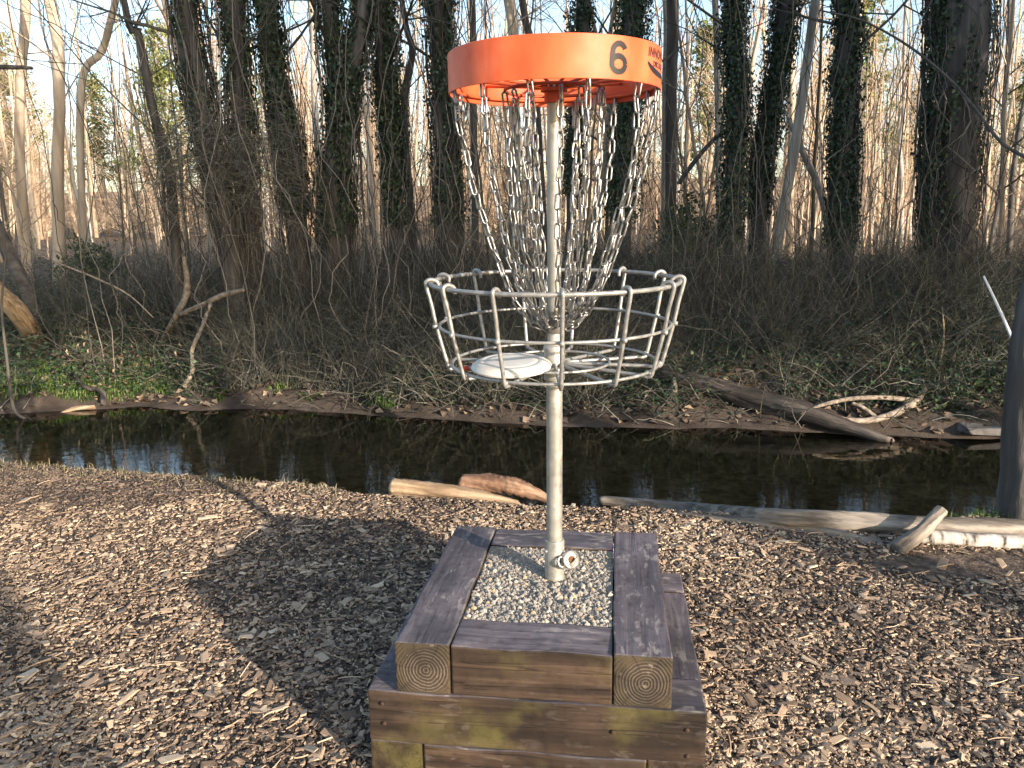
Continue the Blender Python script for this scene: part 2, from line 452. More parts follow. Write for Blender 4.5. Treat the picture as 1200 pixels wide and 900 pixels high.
rad = mth(t, 'SQRT', mth(t, 'ADD', mth(t, 'MULTIPLY', yy, yy), mth(t, 'MULTIPLY', zz, zz)))
rad = mth(t, 'MULTIPLY_ADD', nn.outputs['Fac'], .022, rad)
sn = mth(t, 'MULTIPLY_ADD', mth(t, 'SINE', mth(t, 'MULTIPLY', rad, 780.0)), .5, .5)
nf = noise(t, 45, 5)
rg = ramp(t, [(.3, (.03, .023, .018)), (.95, (.115, .09, .065))], mth(t, 'MULTIPLY', sn, mth(t, 'MULTIPLY_ADD', nf.outputs['Fac'], 1.2, .3)))
edgef = ramp(t, [(.064, (0, 0, 0)), (.074, (1, 1, 1))], rad)
wn = noise(t, 26, 5, vary=True); wr = ramp(t, [(.64, (0, 0, 0)), (.72, (1, 1, 1))], wn.outputs['Fac'])
col = mixc(t, edgef.outputs[0], rg.outputs[0], (.055, .042, .024))
col = mixc(t, mth(t, 'MULTIPLY', wr.outputs[0], .55), col, (.40, .36, .29))
at2 = mth(t, 'ARCTAN2', yy, zz); nr = noise(t, 9, 3, vary=True)
spk = mth(t, 'ABSOLUTE', mth(t, 'SINE', mth(t, 'MULTIPLY_ADD', nr.outputs['Fac'], 3.0, mth(t, 'MULTIPLY', at2, 3.5))))
ckr = ramp(t, [(.03, (.2, .17, .15)), (.09, (1, 1, 1))], spk)
ngd = noise(t, 11, 6, vary=True); gdr = ramp(t, [(.38, (.4, .38, .33)), (.62, (1.1, 1.05, 1))], ngd.outputs['Fac'])
col = mixc(t, .7, col, ckr.outputs[0], 'MULTIPLY'); col = mixc(t, .9, col, gdr.outputs[0], 'MULTIPLY')
t.links.new(col, b.inputs['Base Color']); b.inputs['Roughness'].default_value = .85
bump(t, b, sn, .4, .003)

m_birch, t, b = newmat('birch_bark')
n = noise(t, 16, 5, (1.6, .45, .45)); r = ramp(t, [(.38, (.025, .022, .02)), (.45, (.30, .275, .24)), (.6, (.50, .47, .43)), (.75, (.62, .59, .55))], n.outputs['Fac'])
t.links.new(r.outputs[0], b.inputs['Base Color']); b.inputs['Roughness'].default_value = .6
m_stick_white, t, b = newmat('white_peeled_stick')
n = noise(t, 7, 3, (1, 1, 2.2)); r = ramp(t, [(.36, (.10, .09, .08)), (.40, (.70, .70, .72)), (.8, (.8, .8, .82))], n.outputs['Fac'])
t.links.new(r.outputs[0], b.inputs['Base Color']); b.inputs['Roughness'].default_value = .6
m_stone = M('stone_slab_grey', [(.3, (.07, .065, .06)), (.7, (.15, .14, .128))], 12, rough=.9, bmp=.5)

# ground: one sheet; 'zone' 0 mulch soil, .5 mud, 1 forest litter
m_ground, t, b = newmat('ground_soil')
z_ = attr(t, 'tint')
nA = noise(t, 30, 8); nB = noise(t, 4, 6); nC = noise(t, 90, 6)
mul = ramp(t, [(.3, (.04, .031, .026)), (.5, (.11, .084, .066)), (.7, (.24, .183, .135))], nA.outputs['Fac'])
mud = ramp(t, [(.3, (.045, .035, .028)), (.55, (.085, .066, .052)), (.75, (.14, .11, .085))], nB.outputs['Fac'])
lit = ramp(t, [(.3, (.06, .045, .032)), (.5, (.16, .115, .08)), (.72, (.32, .24, .165))], nA.outputs['Fac'])
f1 = ramp(t, [(.15, (0, 0, 0)), (.4, (1, 1, 1))], z_); f2 = ramp(t, [(.6, (0, 0, 0)), (.85, (1, 1, 1))], z_)
c = mixc(t, f1.outputs[0], mul.outputs[0], mud.outputs[0]); c = mixc(t, f2.outputs[0], c, lit.outputs[0])
tcg = t.nodes.new('ShaderNodeTexCoord'); szg = t.nodes.new('ShaderNodeSeparateXYZ'); t.links.new(tcg.outputs['Object'], szg.inputs[0])
nD = noise(t, 13, 7); bedc = ramp(t, [(.35, (.10, .085, .05)), (.5, (.26, .215, .13)), (.68, (.46, .40, .28))], nD.outputs['Fac'])
bedf = mth(t, 'LESS_THAN', szg.outputs['Z'], -.87)
c = mixc(t, bedf, c, bedc.outputs[0])
t.links.new(c, b.inputs['Base Color']); b.inputs['Roughness'].default_value = .95; b.inputs['Specular IOR Level'].default_value = .15
bump(t, b, nC.outputs['Fac'], .8, .02)

m_water, t, b = newmat('creek_water')
t.nodes.remove(b)
tr = t.nodes.new('ShaderNodeBsdfTransparent'); gl = t.nodes.new('ShaderNodeBsdfGlossy'); fr = t.nodes.new('ShaderNodeFresnel'); mx = t.nodes.new('ShaderNodeMixShader')
fr.inputs['IOR'].default_value = 1.55
gl.inputs['Roughness'].default_value = .02
nW = noise(t, 1.5, 4); rW = ramp(t, [(.35, (.38, .34, .21)), (.65, (.72, .65, .45))], nW.outputs['Fac'])
t.links.new(rW.outputs[0], tr.inputs[0])
nn = noise(t, 5, 3, (1, 1.8, 1)); bp = t.nodes.new('ShaderNodeBump'); bp.inputs['Strength'].default_value = .05; bp.inputs['Distance'].default_value = .03
t.links.new(nn.outputs['Fac'], bp.inputs['Height']); t.links.new(bp.outputs[0], gl.inputs['Normal']); t.links.new(bp.outputs[0], fr.inputs['Normal'])
t.links.new(fr.outputs[0], mx.inputs[0]); t.links.new(tr.outputs[0], mx.inputs[1]); t.links.new(gl.outputs[0], mx.inputs[2])
t.links.new(mx.outputs[0], t.nodes['Material Output'].inputs[0])

# ------------------------------------------------------------------ ground and water
def grow_axis(a, b, step, far, k=1.22):
    mid = list(np.arange(a, b + 1e-6, step)); s = step; hi = []; x = b
    while x < far: s *= k; x += s; hi.append(x)
    s = step; lo = []; x = a
    while x > -far: s *= k; x -= s; lo.append(x)
    return np.array(lo[::-1] + mid + hi)
xs = grow_axis(-8, 8, .09, 260); ys = grow_axis(0.2, 13, .055, 260)
X, Y = np.meshgrid(xs, ys)
Z = zg(X, Y)
B_, F_ = yb(X), yf(X)
zone = np.where(Y < B_ - .12, 0, np.where(Y < F_ + .55, .5, 1.0))
zone = np.where((Y > F_ + .3) & (Y < F_ + 1.1), np.clip(.5 + (Y - F_ - .3) / 1.6, .5, 1), zone)
g = Geo(); nx, ny = len(xs), len(ys)
idx = np.arange(nx * ny).reshape(ny, nx)
g.add(np.stack([X, Y, Z], -1).reshape(-1, 3), np.stack([idx[:-1, :-1], idx[:-1, 1:], idx[1:, 1:], idx[1:, :-1]], -1).reshape(-1, 4), zone.ravel())
tag(g.build('ground', m_ground), kind='structure')
xw = np.linspace(-60, 60, 121)
lo, hi = edge(xw, NBX, NBY) - .1, edge(xw, FBX, FBY) + .12
vw = np.concatenate([np.stack([xw, lo, 0 * xw + Z_W], 1), np.stack([xw, hi, 0 * xw + Z_W], 1)])
k = np.arange(120)
g = Geo(); g.add(vw, np.stack([k, k + 1, k + 122, k + 121], 1))
tag(g.build('creek_water', m_water), kind='structure')

# ------------------------------------------------------------------ trees
def limbs(rng, p, d, L, r, depth, out, droop=.0, kids=(3, 6), spread=.9):
    K = 7
    d = nrm(np.asarray(d, float))
    wob = np.cumsum(rng.normal(size=(K, 3)) * .10, 0)
    t = np.linspace(0, 1, K)[:, None]
    bend = rng.normal(size=3) * .18 + np.array([0, 0, .25 - droop])
    P = p + d * L * t + (wob * .5 + bend * t ** 2 * .6) * L * .5 * t
    out.append((P, np.linspace(r, max(r * .3, .0025), K)))
    if depth <= 0: return
    for _ in range(rng.integers(*kids)):
        i = rng.uniform(.25, .95)
        q = P[0] * 0 + np.array([np.interp(i * (K - 1), np.arange(K), P[:, a]) for a in range(3)])
        dd = nrm(d + rng.normal(size=3) * spread * .6)
        limbs(rng, q, dd, L * rng.uniform(.35, .65), max(r * (1 - .65 * i) * .6, .003), depth - 1, out, droop, kids, spread)

def crown_geo(paths, S=4):
    g = Geo()
    P = np.stack([a for a, _ in paths]); Rr = np.stack([b for _, b in paths])
    big = Rr[:, 0] > .03
    rng = np.random.default_rng(1)
    if big.any(): tubes(g, P[big], Rr[big], 7, cap=False, tint=.5)
    if (~big).any(): tubes(g, P[~big], Rr[~big], 3, cap=False, tint=np.clip(rng.normal(.5, .2, (~big).sum()), 0, 1))
    return g

def stem_path(rng, pts, Y, base_z=None, top=11.0, n=26):
    """pts: (px, py, width px) from base to the top of the picture; returns points and radii in the world"""
    W_ = [at(px, py, Y) for px, py, _ in pts]
    rr = [w * Y / F_PX / 2 for _, _, w in pts]
    W_[0][2] = float(zg(W_[0][0], Y)) - .15 if base_z is None else base_z
    W_ = np.array(W_); W_[1:, 1] += np.cumsum(rng.normal(size=len(W_) - 1) * .05)
    if top:
        d = nrm(W_[-1] - W_[-2]); d = nrm(d * .6 + np.array([0, 0, .5]) + rng.normal(size=3) * .08)
        rem = max(top - W_[-1][2], 1)
        W_ = np.concatenate([W_, [W_[-1] + d * rem * .5], [W_[-1] + d * rem + rng.normal(size=3) * .3]])
        rr = rr + [rr[-1] * .72, rr[-1] * .35]
    return spline(W_, n, np.array(rr))

def ivy_on(g, rng, P, Rr, n, z0, z1, thick=.10, size=(.032, .062), cover=.75):
    s = np.concatenate([[0], np.cumsum(np.linalg.norm(np.diff(P, axis=0), axis=1))])
    ok = (P[:, 2] > z0) & (P[:, 2] < z1)
    a, b_ = s[ok].min(), s[ok].max()
    u = rng.uniform(a, b_, n * 2)
    C = np.stack([np.interp(u, s, P[:, i]) for i in range(3)], 1); rad = np.interp(u, s, Rr)
    th = rng.random(n * 2) * 2 * np.pi
    ph = rng.random() * 50
    keep = fbm(th * 1.2 + ph, C[:, 2] * 1.6, int(ph), 2) < cover * .88
    C, rad, th = C[keep][:n], rad[keep][:n], th[keep][:n]
    m = len(C)
    D = np.stack([np.cos(th), np.sin(th), rng.normal(size=m) * .2], 1)
    lump = .35 + 1.5 * fbm(th * 1.7 + ph, C[:, 2] * 2.1, int(ph) + 3, 2) ** 1.5
    off = rad * .95 + rng.random(m) ** 1.3 * thick * lump * 1.3
    leaves(g, C + D * off[:, None], D + rng.normal(size=(m, 3)) * .55, rng.uniform(*size, m), rng, up=np.array([0, 0, -1.0]))

def tree(name, label, cat, stems, Y, seed, bark=None, ivy=0, ivy_z=(.2, 6.2), crown=5, cz=3.0, group=None, top=11.0, ivy_mat=None, tw=None, vines=0, ivy_thick=.085, cover=.75):
    rng = np.random.default_rng(seed)
    bark = bark or m_bark
    paths = [stem_path(rng, s, Y, top=top) for s in stems]
    base = paths[0][0][0].copy(); base[2] += .15
    root = thing(name, label, cat, base, group)
    for i, (P, Rr) in enumerate(paths):
        g = Geo()
        Rr = Rr.copy()
        if i == 0: Rr[:3] *= np.array([1.45, 1.2, 1.06])
        tubes(g, P[None], Rr[None], 12, jit=.07, rng=rng)
        g.build('trunk', bark, root, loc=base)
    out = []
    for P, Rr in paths:
        idx = np.where(P[:, 2] > cz)[0]
        for _ in range(crown):
            if not len(idx): break
            i = rng.choice(idx); a = rng.random() * 2 * np.pi
            limbs(rng, P[i], (math.cos(a), math.sin(a), rng.uniform(.2, 1)), rng.uniform(1.2, 3.0), max(Rr[i] * .22, .010), 2, out)
    if out: crown_geo(out).build('crown', tw or m_twig, root, loc=base)
    if ivy:
        g = Geo()
        for P, Rr in paths: ivy_on(g, rng, P, Rr, int(2.6 * ivy / len(paths)), *ivy_z, thick=ivy_thick, cover=cover)
        tag(g.build('ivy', ivy_mat or m_ivy, root, loc=base), kind='stuff')
    if vines:
        g = Geo()
        for P, Rr in paths:
            n = vines; K = 14
            t = np.linspace(0, 1, K)
            z0 = rng.uniform(-.1, 1.5, n); z1 = z0 + rng.uniform(1.2, 4.5, n)
            zz = z0[:, None] + (z1 - z0)[:, None] * t
            cx = np.interp(zz, P[:, 2], P[:, 0]); cy = np.interp(zz, P[:, 2], P[:, 1]); rr = np.interp(zz, P[:, 2], Rr)
            ph = rng.random(n)[:, None] * 6.3 + np.cumsum(rng.normal(size=(n, K)) * .30, 1)
            off = rr * 1.05 + .02 + .10 * rng.random((n, 1)) * np.abs(np.sin(t * 3.1))
            Q = np.stack([cx + off * np.cos(ph), cy + off * np.sin(ph), zz], -1)
            tubes(g, Q, rng.uniform(.003, .008, n)[:, None] * np.ones(K), 4, cap=False, tint=rng.random(n))
        tag(g.build('vine', m_vine, root, loc=base), kind='stuff')
    return root

# trees on the far bank, each placed by where its trunk stands
tree('ivy_tree', 'large ivy-wrapped trunk, thickest tree, right of the bank above the lit ivy clump', 'tree',
     [[(1122, 372, 52), (1116, 250, 48), (1122, 120, 54), (1130, 0, 58)], [(1100, 372, 20), (1092, 240, 20), (1102, 120, 20), (1112, 0, 22)]], 9.4, 1, ivy=3600, vines=60, crown=5, ivy_z=(.2, 6.2), cover=.55)
tree('ivy_tree', 'straight trunk sleeved in dark ivy, next left of the thickest trunk', 'tree',
     [[(984, 345, 22), (988, 200, 24), (990, 90, 22), (990, 0, 20)]], 10.4, 2, ivy=4200, vines=20, ivy_z=(.6, 6.2), ivy_thick=.096)
tree('ivy_tree', 'ivy-covered trunk leaning right, beside a bare leaning pale trunk', 'tree',
     [[(886, 320, 17), (895, 200, 20), (908, 100, 20), (922, 0, 20)]], 11.6, 3, ivy=4000, vines=12, ivy_z=(1.0, 6.2), ivy_thick=.104)
tree('ivy_tree', 'shaggy ivy-covered tree just left of the right-leaning ivy trunk', 'tree',
     [[(856, 320, 16), (860, 200, 17), (864, 100, 17), (860, 0, 17)]], 11.0, 4, ivy=4600, vines=16, ivy_z=(.7, 6.2), ivy_thick=.1124)
tree('ivy_tree', 'ivy-clad tree behind the chains, right of the pole', 'tree',
     [[(728, 320, 18), (731, 200, 22), (738, 100, 22), (740, 0, 22)]], 12.0, 5, ivy=4600, ivy_z=(.8, 6.2), ivy_thick=.136)
tree('ivy_tree', 'slim ivy tree rising behind the basket pole', 'tree',
     [[(668, 310, 12), (672, 200, 14), (678, 100, 14), (684, 0, 15)]], 12.6, 6, ivy=3000, ivy_z=(1.2, 6.2), ivy_thick=.112)
tree('ivy_tree', 'two-stemmed ivy trunk widening at its foot, left of the orange band', 'tree',
     [[(527, 320, 34), (524, 200, 24), (516, 90, 20), (508, 0, 18)], [(529, 300, 12), (529, 190, 10), (527, 80, 9), (524, 0, 9)]], 10.8, 7, ivy=4600, vines=40, ivy_z=(1.0, 6.2))
tree('ivy_tree', 'narrow upright ivy trunk between the forked ivy tree and the two-stemmed one', 'tree',
     [[(466, 320, 16), (462, 200, 18), (454, 100, 18), (450, 0, 19)]], 11.2, 8, ivy=4000, vines=18, ivy_z=(.9, 6.2), ivy_thick=.104)
tree('ivy_tree', 'forked trunk thick with ivy, its two arms parting near the picture top', 'tree',
     [[(386, 325, 24), (390, 220, 24), (400, 130, 24), (388, 0, 17)], [(402, 300, 9), (404, 190, 18), (408, 110, 18), (428, 0, 16)]], 10.4, 9, ivy=6000, vines=30, ivy_z=(.7, 6.2), ivy_thick=.112)
tree('ivy_tree', 'ivy-covered trunk leaning left, next left of the forked ivy tree', 'tree',
     [[(352, 325, 25), (345, 220, 23), (330, 110, 21), (314, 0, 21)]], 10.6, 10, ivy=4200, vines=40, ivy_z=(1.0, 6.2))
tree('vine_tree', 'left-leaning trunk smothered in bare vines, darker one of the tangled pair', 'tree',
     [[(300, 320, 20), (290, 240, 20), (278, 110, 20), (268, 0, 22)]], 10.2, 11, ivy=2600, vines=50, ivy_z=(1.5, 6.2), crown=8)
tree('vine_tree', 'left-leaning trunk smothered in bare vines, paler one of the tangled pair', 'tree',
     [[(276, 320, 24), (262, 250, 24), (240, 150, 24), (212, 0, 24)]], 9.9, 12, vines=60, ivy=1500, ivy_z=(1.6, 6.2), crown=8)
tree('bare_tree', 'thin dark tree with crooked stem beside the vine-smothered trunks', 'tree',
     [[(203, 310, 12), (196, 210, 11), (182, 130, 9), (163, 40, 8), (145, 0, 7)]], 10.0, 13, vines=20, crown=9, cz=2.0)
tree('bare_tree', 'pale forked tree with one arm slanting right, at the left edge woods', 'tree',
     [[(62, 285, 13), (66, 200, 13), (70, 110, 12), (62, 0, 12)], [(77, 165, 8), (96, 112, 8), (116, 58, 8), (134, 0, 7)]], 13.5, 14, bark=m_bark_warm, crown=7, tw=m_twig_warm)
tree('bare_tree', 'sunlit tree with a greenish foot, nearest the left picture edge', 'tree',
     [[(27, 290, 10), (26, 180, 10), (30, 80, 10), (34, 0, 10)]], 15, 15, bark=m_bark_warm, crown=6, tw=m_twig_warm)
tree('bare_tree', 'bare pale trunk leaning right between two ivy-covered trunks', 'tree',
     [[(900, 335, 12), (915, 260, 11), (935, 150, 11), (957, 0, 10)]], 11.0, 16, bark=m_bark_pale, crown=4)
tree('bare_tree', 'straight bare trunk close right of the orange band', 'tree',
     [[(787, 300, 13), (787, 180, 13), (788, 90, 13), (789, 0, 13)]], 13.5, 17, bark=m_bark, crown=5)
tree('bare_tree', 'slender grey trunk hugging the straight bare one right of the band', 'tree',
     [[(777, 300, 6), (778, 180, 6), (778, 90, 6), (779, 0, 6)]], 14.0, 18, bark=m_bark_pale, crown=3)
tree('bare_tree', 'slim pale trunk touching the shaggy ivy tree on its left side', 'tree',
     [[(843, 310, 7), (842, 200, 7), (841, 90, 7), (839, 0, 7)]], 13.0, 19, bark=m_bark_pale, crown=3)
tree('bare_tree', 'pale trunk showing just right of the straight ivy-sleeved one', 'tree',
     [[(1001, 320, 12), (1005, 200, 12), (1006, 90, 12), (1007, 0, 12)]], 15.5, 20, bark=m_bark_warm, crown=4, tw=m_twig_warm)
tree('bare_tree', 'crooked thin tree right of the narrow upright ivy trunk', 'tree',
     [[(488, 310, 11), (479, 230, 9), (472, 120, 8), (483, 60, 7), (470, 0, 6)]], 11.6, 21, vines=10, crown=7, cz=2)
tree('bare_tree', 'dark trunk standing behind the left end of the orange band', 'tree',
     [[(556, 300, 8), (556, 180, 8), (554, 80, 8), (554, 0, 7)]], 13.8, 22, crown=4)
tree('bare_tree', 'brown trunk seen through the chains left of the pole', 'tree',
     [[(600, 300, 14), (603, 200, 13), (602, 100, 12), (597, 0, 12)]], 14.5, 23, bark=m_bark_warm, crown=4, tw=m_twig_warm)
tree('bare_tree', 'thin trunk bending left above the band centre', 'tree',
     [[(640, 290, 9), (632, 180, 9), (624, 60, 8), (612, 0, 8)]], 15.0, 24, crown=4)

# the woods behind: prototypes copied one by one
def wood_proto(name, label, cat, group, seed, H, r, lv, nl, bark, tw, cz):
    rng = np.random.default_rng(seed)
    root = thing(name, label, cat, (0, 0, 0), group)
    n = 16
    z = np.linspace(-.2, H, n)
    w = np.cumsum(rng.normal(size=(n, 2)) * .012 * H / n ** .5, 0)
    P = np.stack([w[:, 0], w[:, 1], z], 1); Rr = np.linspace(r, r * .25, n)
    g = Geo(); tubes(g, P[None], Rr[None], 8, jit=.06, rng=rng); g.build('trunk', bark, root)
    out = []
    for _ in range(nl):
        f = rng.uniform(cz, .98); i = f * (n - 1); q = np.array([np.interp(i, np.arange(n), P[:, a]) for a in range(3)])
        a = rng.random() * 2 * np.pi
        limbs(rng, q, (math.cos(a), math.sin(a), rng.uniform(.4, 1.3)), H * rng.uniform(.10, .22) * (1.15 - .5 * f), r * .35 * (1.1 - f) + .006, lv, out, kids=(2, 5))
    crown_geo(out).build('crown', tw, root)
    return root
rng = np.random.default_rng(77)
WL = 'tall slim sunlit bare tree among many in the far woods'
WG = 'bare trees of the far woods'
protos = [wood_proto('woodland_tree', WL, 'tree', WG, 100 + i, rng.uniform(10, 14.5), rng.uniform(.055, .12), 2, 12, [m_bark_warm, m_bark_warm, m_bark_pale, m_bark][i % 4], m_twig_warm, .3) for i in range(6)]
spots = []
tries = 0
while len(spots) < 145 and tries < 20000:
    tries += 1
    y = 17 + 55 * rng.random() ** 1.15
    x = rng.uniform(-.78, .78) * y
    if all((x - a) ** 2 + (y - b_) ** 2 > 1.6 for a, b_ in spots): spots.append((x, y))
for i, (x, y) in enumerate(spots):
    loc = (x, y, float(zg(x, y)) - .05); rz = rng.random() * 6.28; sc_ = rng.uniform(.75, 1.2)
    if i < 6:
        o = protos[i]; o.location = loc; o.rotation_euler = (rng.normal() * .04, rng.normal() * .05, rz); o.scale = (sc_,) * 3
    else:
        o = dup(protos[i % 6], loc, rz, sc_); o.rotation_euler = (rng.normal() * .04, rng.normal() * .05, rz)
SL = 'thin bare sapling among many behind the ivy-covered trunks'
SG = 'bare saplings of the woods'
sprot = [wood_proto('bare_sapling', SL, 'sapling', SG, 200 + i, rng.uniform(4, 7.5), rng.uniform(.02, .045), 1, 13, m_twig_warm if i % 2 else m_twig, m_twig_warm if i % 3 else m_twig, .12) for i in range(6)]
for i in range(125):
    y = 12.5 + 22 * rng.random() ** 1.2; x = rng.uniform(-.76, .76) * y
    loc = (x, y, float(zg(x, y)) - .03); rz = rng.random() * 6.28; sc_ = rng.uniform(.7, 1.25)
    if i < 6: o = sprot[i]; o.location = loc; o.scale = (sc_,) * 3
    else: o = dup(sprot[i % 6], loc, rz, sc_)
    o.rotation_euler = (rng.normal() * .08, rng.normal() * .10, rz)

# far-off wood that reads as one mass
rng = np.random.default_rng(5)
g = Geo()
n = 420; K = 6
y = rng.uniform(58, 110, n); x = rng.uniform(-.85, .85, n) * y
H = rng.uniform(11, 19, n); t = np.linspace(0, 1, K)
z0 = zg(x, y)
P = np.stack([x[:, None] + rng.normal(size=(n, 1)) * .9 * t + 0, y[:, None] + 0 * t, z0[:, None] + H[:, None] * t], -1)
tubes(g, P, rng.uniform(.10, .22, n)[:, None] * (1 - .7 * t), 5, cap=False, tint=rng.random(n))
n2 = 60000
k = rng.integers(0, n, n2); f = rng.uniform(.0, 1, n2) ** 1.25
A = np.stack([x[k], y[k], z0[k] + H[k] * f], 1)
D = rng.normal(size=(n2, 3)); D[:, 2] = np.abs(D[:, 2]) * .9 + .3
L = rng.uniform(1.0, 4.5, n2) * (1.15 - .6 * f)
tt = np.linspace(0, 1, 4)
P = A[:, None] + nrm(D)[:, None] * (L[:, None] * tt)[..., None] + (tt ** 2)[None, :, None] * rng.normal(size=(n2, 1, 3)) * .5
tubes(g, P, rng.uniform(.010, .032, n2)[:, None] * (1 - .7 * tt), 3, cap=False, tint=rng.random(n2))
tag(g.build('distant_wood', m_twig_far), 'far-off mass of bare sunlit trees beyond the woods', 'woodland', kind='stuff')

# pines glimpsed far behind
def pine(seed):
    rng = np.random.default_rng(seed)
    root = thing('pine_tree', 'yellow-green pine glimpsed far behind the bare woods', 'pine tree', (0, 0, 0), 'far pines')
    g = Geo(); H = 17
    z = np.linspace(-.2, H, 8); tubes(g, np.stack([0 * z, 0 * z, z], 1)[None], np.linspace(.25, .05, 8)[None], 8); g.build('trunk', m_bark_warm, root)
    g = Geo(); n = 70
    zc = rng.uniform(.35, 1, n) * H; a = rng.random(n) * 6.28; rr = (1.1 - zc / H) * 4.2 * rng.random(n) ** .6
    C = np.stack([np.cos(a) * rr, np.sin(a) * rr, zc], 1)
    P = (C[:, None] + rng.normal(size=(n, 60, 3)) * np.array([.6, .6, .3])).reshape(-1, 3)
    leaves(g, P, rng.normal(size=P.shape) + np.array([0, 0, .6]), rng.uniform(.15, .4, len(P)), rng)
    tag(g.build('crown', m_pine, root), kind='stuff')
    return root
pp = [pine(31), pine(32)]
for i, (px, Yd) in enumerate(((330, 62), (140, 70), (215, 58), (820, 66), (985, 60), (1060, 72), (1180, 64), (470, 75), (40, 66), (720, 78))):
    x = (px - 600) / F_PX * Yd
    o = pp[i] if i < 2 else dup(pp[i % 2], (0, 0, 0), 0, 1)
    o.location = (x, Yd, float(zg(x, Yd))); o.rotation_euler = (0, 0, i * 1.3); s = .7 + .08 * (i % 5); o.scale = (s, s, s)

# evergreens behind the photographer: they shade the far bank
for i, (u, s, cz0, cz1, rad) in enumerate(((.30, -9, 5.3, 7.6, 1.3), (3.2, -9, 4.8, 8.8, 1.5), (5.3, -9.5, 4.0, 10.0, 1.8), (7.6, -9, 2.9, 9.5, 2.0), (10.0, -8.5, 3.4, 9, 2.0), (12.4, -9, 2.4, 8.5, 2.0), (14.6, -8.5, 2.4, 8.0, 1.9))):
    rng = np.random.default_rng(300 + i)
    p = UDIR * u + SDIR * s
    lab = ['nearest', 'second', 'third', 'fourth', 'fifth', 'sixth', 'seventh'][i]
    root = thing('evergreen_tree', f'dense evergreen behind the viewer, {lab} from the path in its row', 'tree', (p[0], p[1], Z_G), 'evergreens behind the viewer')
    g = Geo(); z = np.linspace(-.2, cz1 - Z_G, 8); tubes(g, np.stack([0 * z, 0 * z, z], 1)[None], np.linspace(.2, .04, 8)[None], 8, rng=rng, jit=.05); g.build('trunk', m_bark, root)
    g = Geo(); n = 240
    zc = rng.uniform(cz0, cz1, n) - Z_G; a = rng.random(n) * 6.28; rr = rad * rng.random(n) ** .5
    C = np.stack([np.cos(a) * rr, np.sin(a) * rr, zc], 1)
    P = (C[:, None] + rng.normal(size=(n, 50, 3)) * np.array([.28, .28, .2])).reshape(-1, 3)
    P = P[P[:, 2] > cz0 - Z_G - .15]
    leaves(g, P, rng.normal(size=P.shape), rng.uniform(.12, .26, len(P)), rng)
    tag(g.build('crown', m_ever, root), kind='stuff')

# ------------------------------------------------------------------ undergrowth on the far bank
rng = np.random.default_rng(9)
def bank_pts(n, x0, x1, d0, d1):
    x = rng.uniform(x0, x1, n); y = yf(x) + rng.uniform(d0, d1, n)
    return np.stack([x, y, zg(x, y)], 1)
def twigs(g, P, L, r, K=8, up=(.3, 1.0), arch=.7):
    n = len(P); a = rng.random(n) * 6.283
    D = nrm(np.stack([np.cos(a), np.sin(a), rng.uniform(*up, n) * 1.6], 1))
    t = np.linspace(0, 1, K)
    wob = np.cumsum(rng.normal(size=(n, K, 3)) * .05, 1)
    Q = P[:, None] + D[:, None] * (L[:, None] * t)[..., None] + wob * L[:, None, None] * t[None, :, None] * .7
    Q[..., 2] -= arch * L[:, None] * (t ** 2) * rng.uniform(.2, 1.1, (n, 1)) * .7
    Q[..., 2] = np.maximum(Q[..., 2], zg(Q[..., 0], Q[..., 1]) + .01)
    tubes(g, Q, r[:, None] * (1 - .75 * t), 3, cap=False, tint=np.clip(rng.normal(.45, .25, n), 0, 1))
g = Geo()
for (x0, x1, d0, d1, n, l0, l1) in ((-7.5, 1.2, 1.3, 4.6, 3800, .5, 1.6), (-3.2, .8, .25, 2.6, 3000, .4, 1.5), (.6, 7.5, .5, 4.2, 5600, .4, 1.3), (-9, 9, 2.6, 6, 4200, .5, 1.9), (-8, 8, .0, 1.0, 1300, .15, .7)):
    P = bank_pts(n, x0, x1, d0, d1)
    den = fbm(P[:, 0] * .9, P[:, 1] * .9, 44)
    P = P[den + .25 * rng.random(n) > .44]
    twigs(g, P, rng.uniform(l0, l1, len(P)), rng.uniform(.0025, .0075, len(P)))
for (x0, x1, d0, d1, n, l0, l1) in ((-6.5, -2.5, 1.4, 3.6, 1800, .6, 1.5), (-3.6, .9, .3, 3.0, 4200, .6, 1.9), (.9, 7.0, .9, 3.4, 3600, .5, 1.4)):
    P = bank_pts(n, x0, x1, d0, d1)
    P = P[fbm(P[:, 0] * 1.1, P[:, 1] * 1.1, 46) + .25 * rng.random(n) > .50]
    twigs(g, P, rng.uniform(l0, l1, len(P)) * (.35 + 1.3 * fbm(P[:, 0] * .8, P[:, 1] * .8, 52, 2) ** 1.3), rng.uniform(.0018, .0048, len(P)), K=9, up=(.7, 1.8), arch=.45)
# the thicket of fine twigs caught in the vine-smothered pair
C = np.array([at(a, b_, 9.8) for a, b_ in zip(rng.uniform(185, 345, 1500), rng.normal(195, 38, 1500))]); C[:, 1] += rng.normal(size=1500) * .35
n = len(C); t = np.linspace(0, 1, 8); D = nrm(rng.normal(size=(n, 3)) * np.array([1, .7, .55])); Lg = rng.uniform(.25, .9, n)
Q = C[:, None] + D[:, None] * (Lg[:, None] * t)[..., None] + np.cumsum(rng.normal(size=(n, 8, 3)) * .035, 1) * Lg[:, None, None]
Q[..., 2] -= .25 * Lg[:, None] * t ** 2
tubes(g, Q, rng.uniform(.002, .0045, n)[:, None] * (1 - .7 * t), 3, cap=False, tint=np.clip(rng.normal(.6, .2, n), 0, 1))
tag(g.build('brush_tangle', m_twig), 'grey-brown tangle of bare briars covering the far bank', 'undergrowth', kind='stuff')

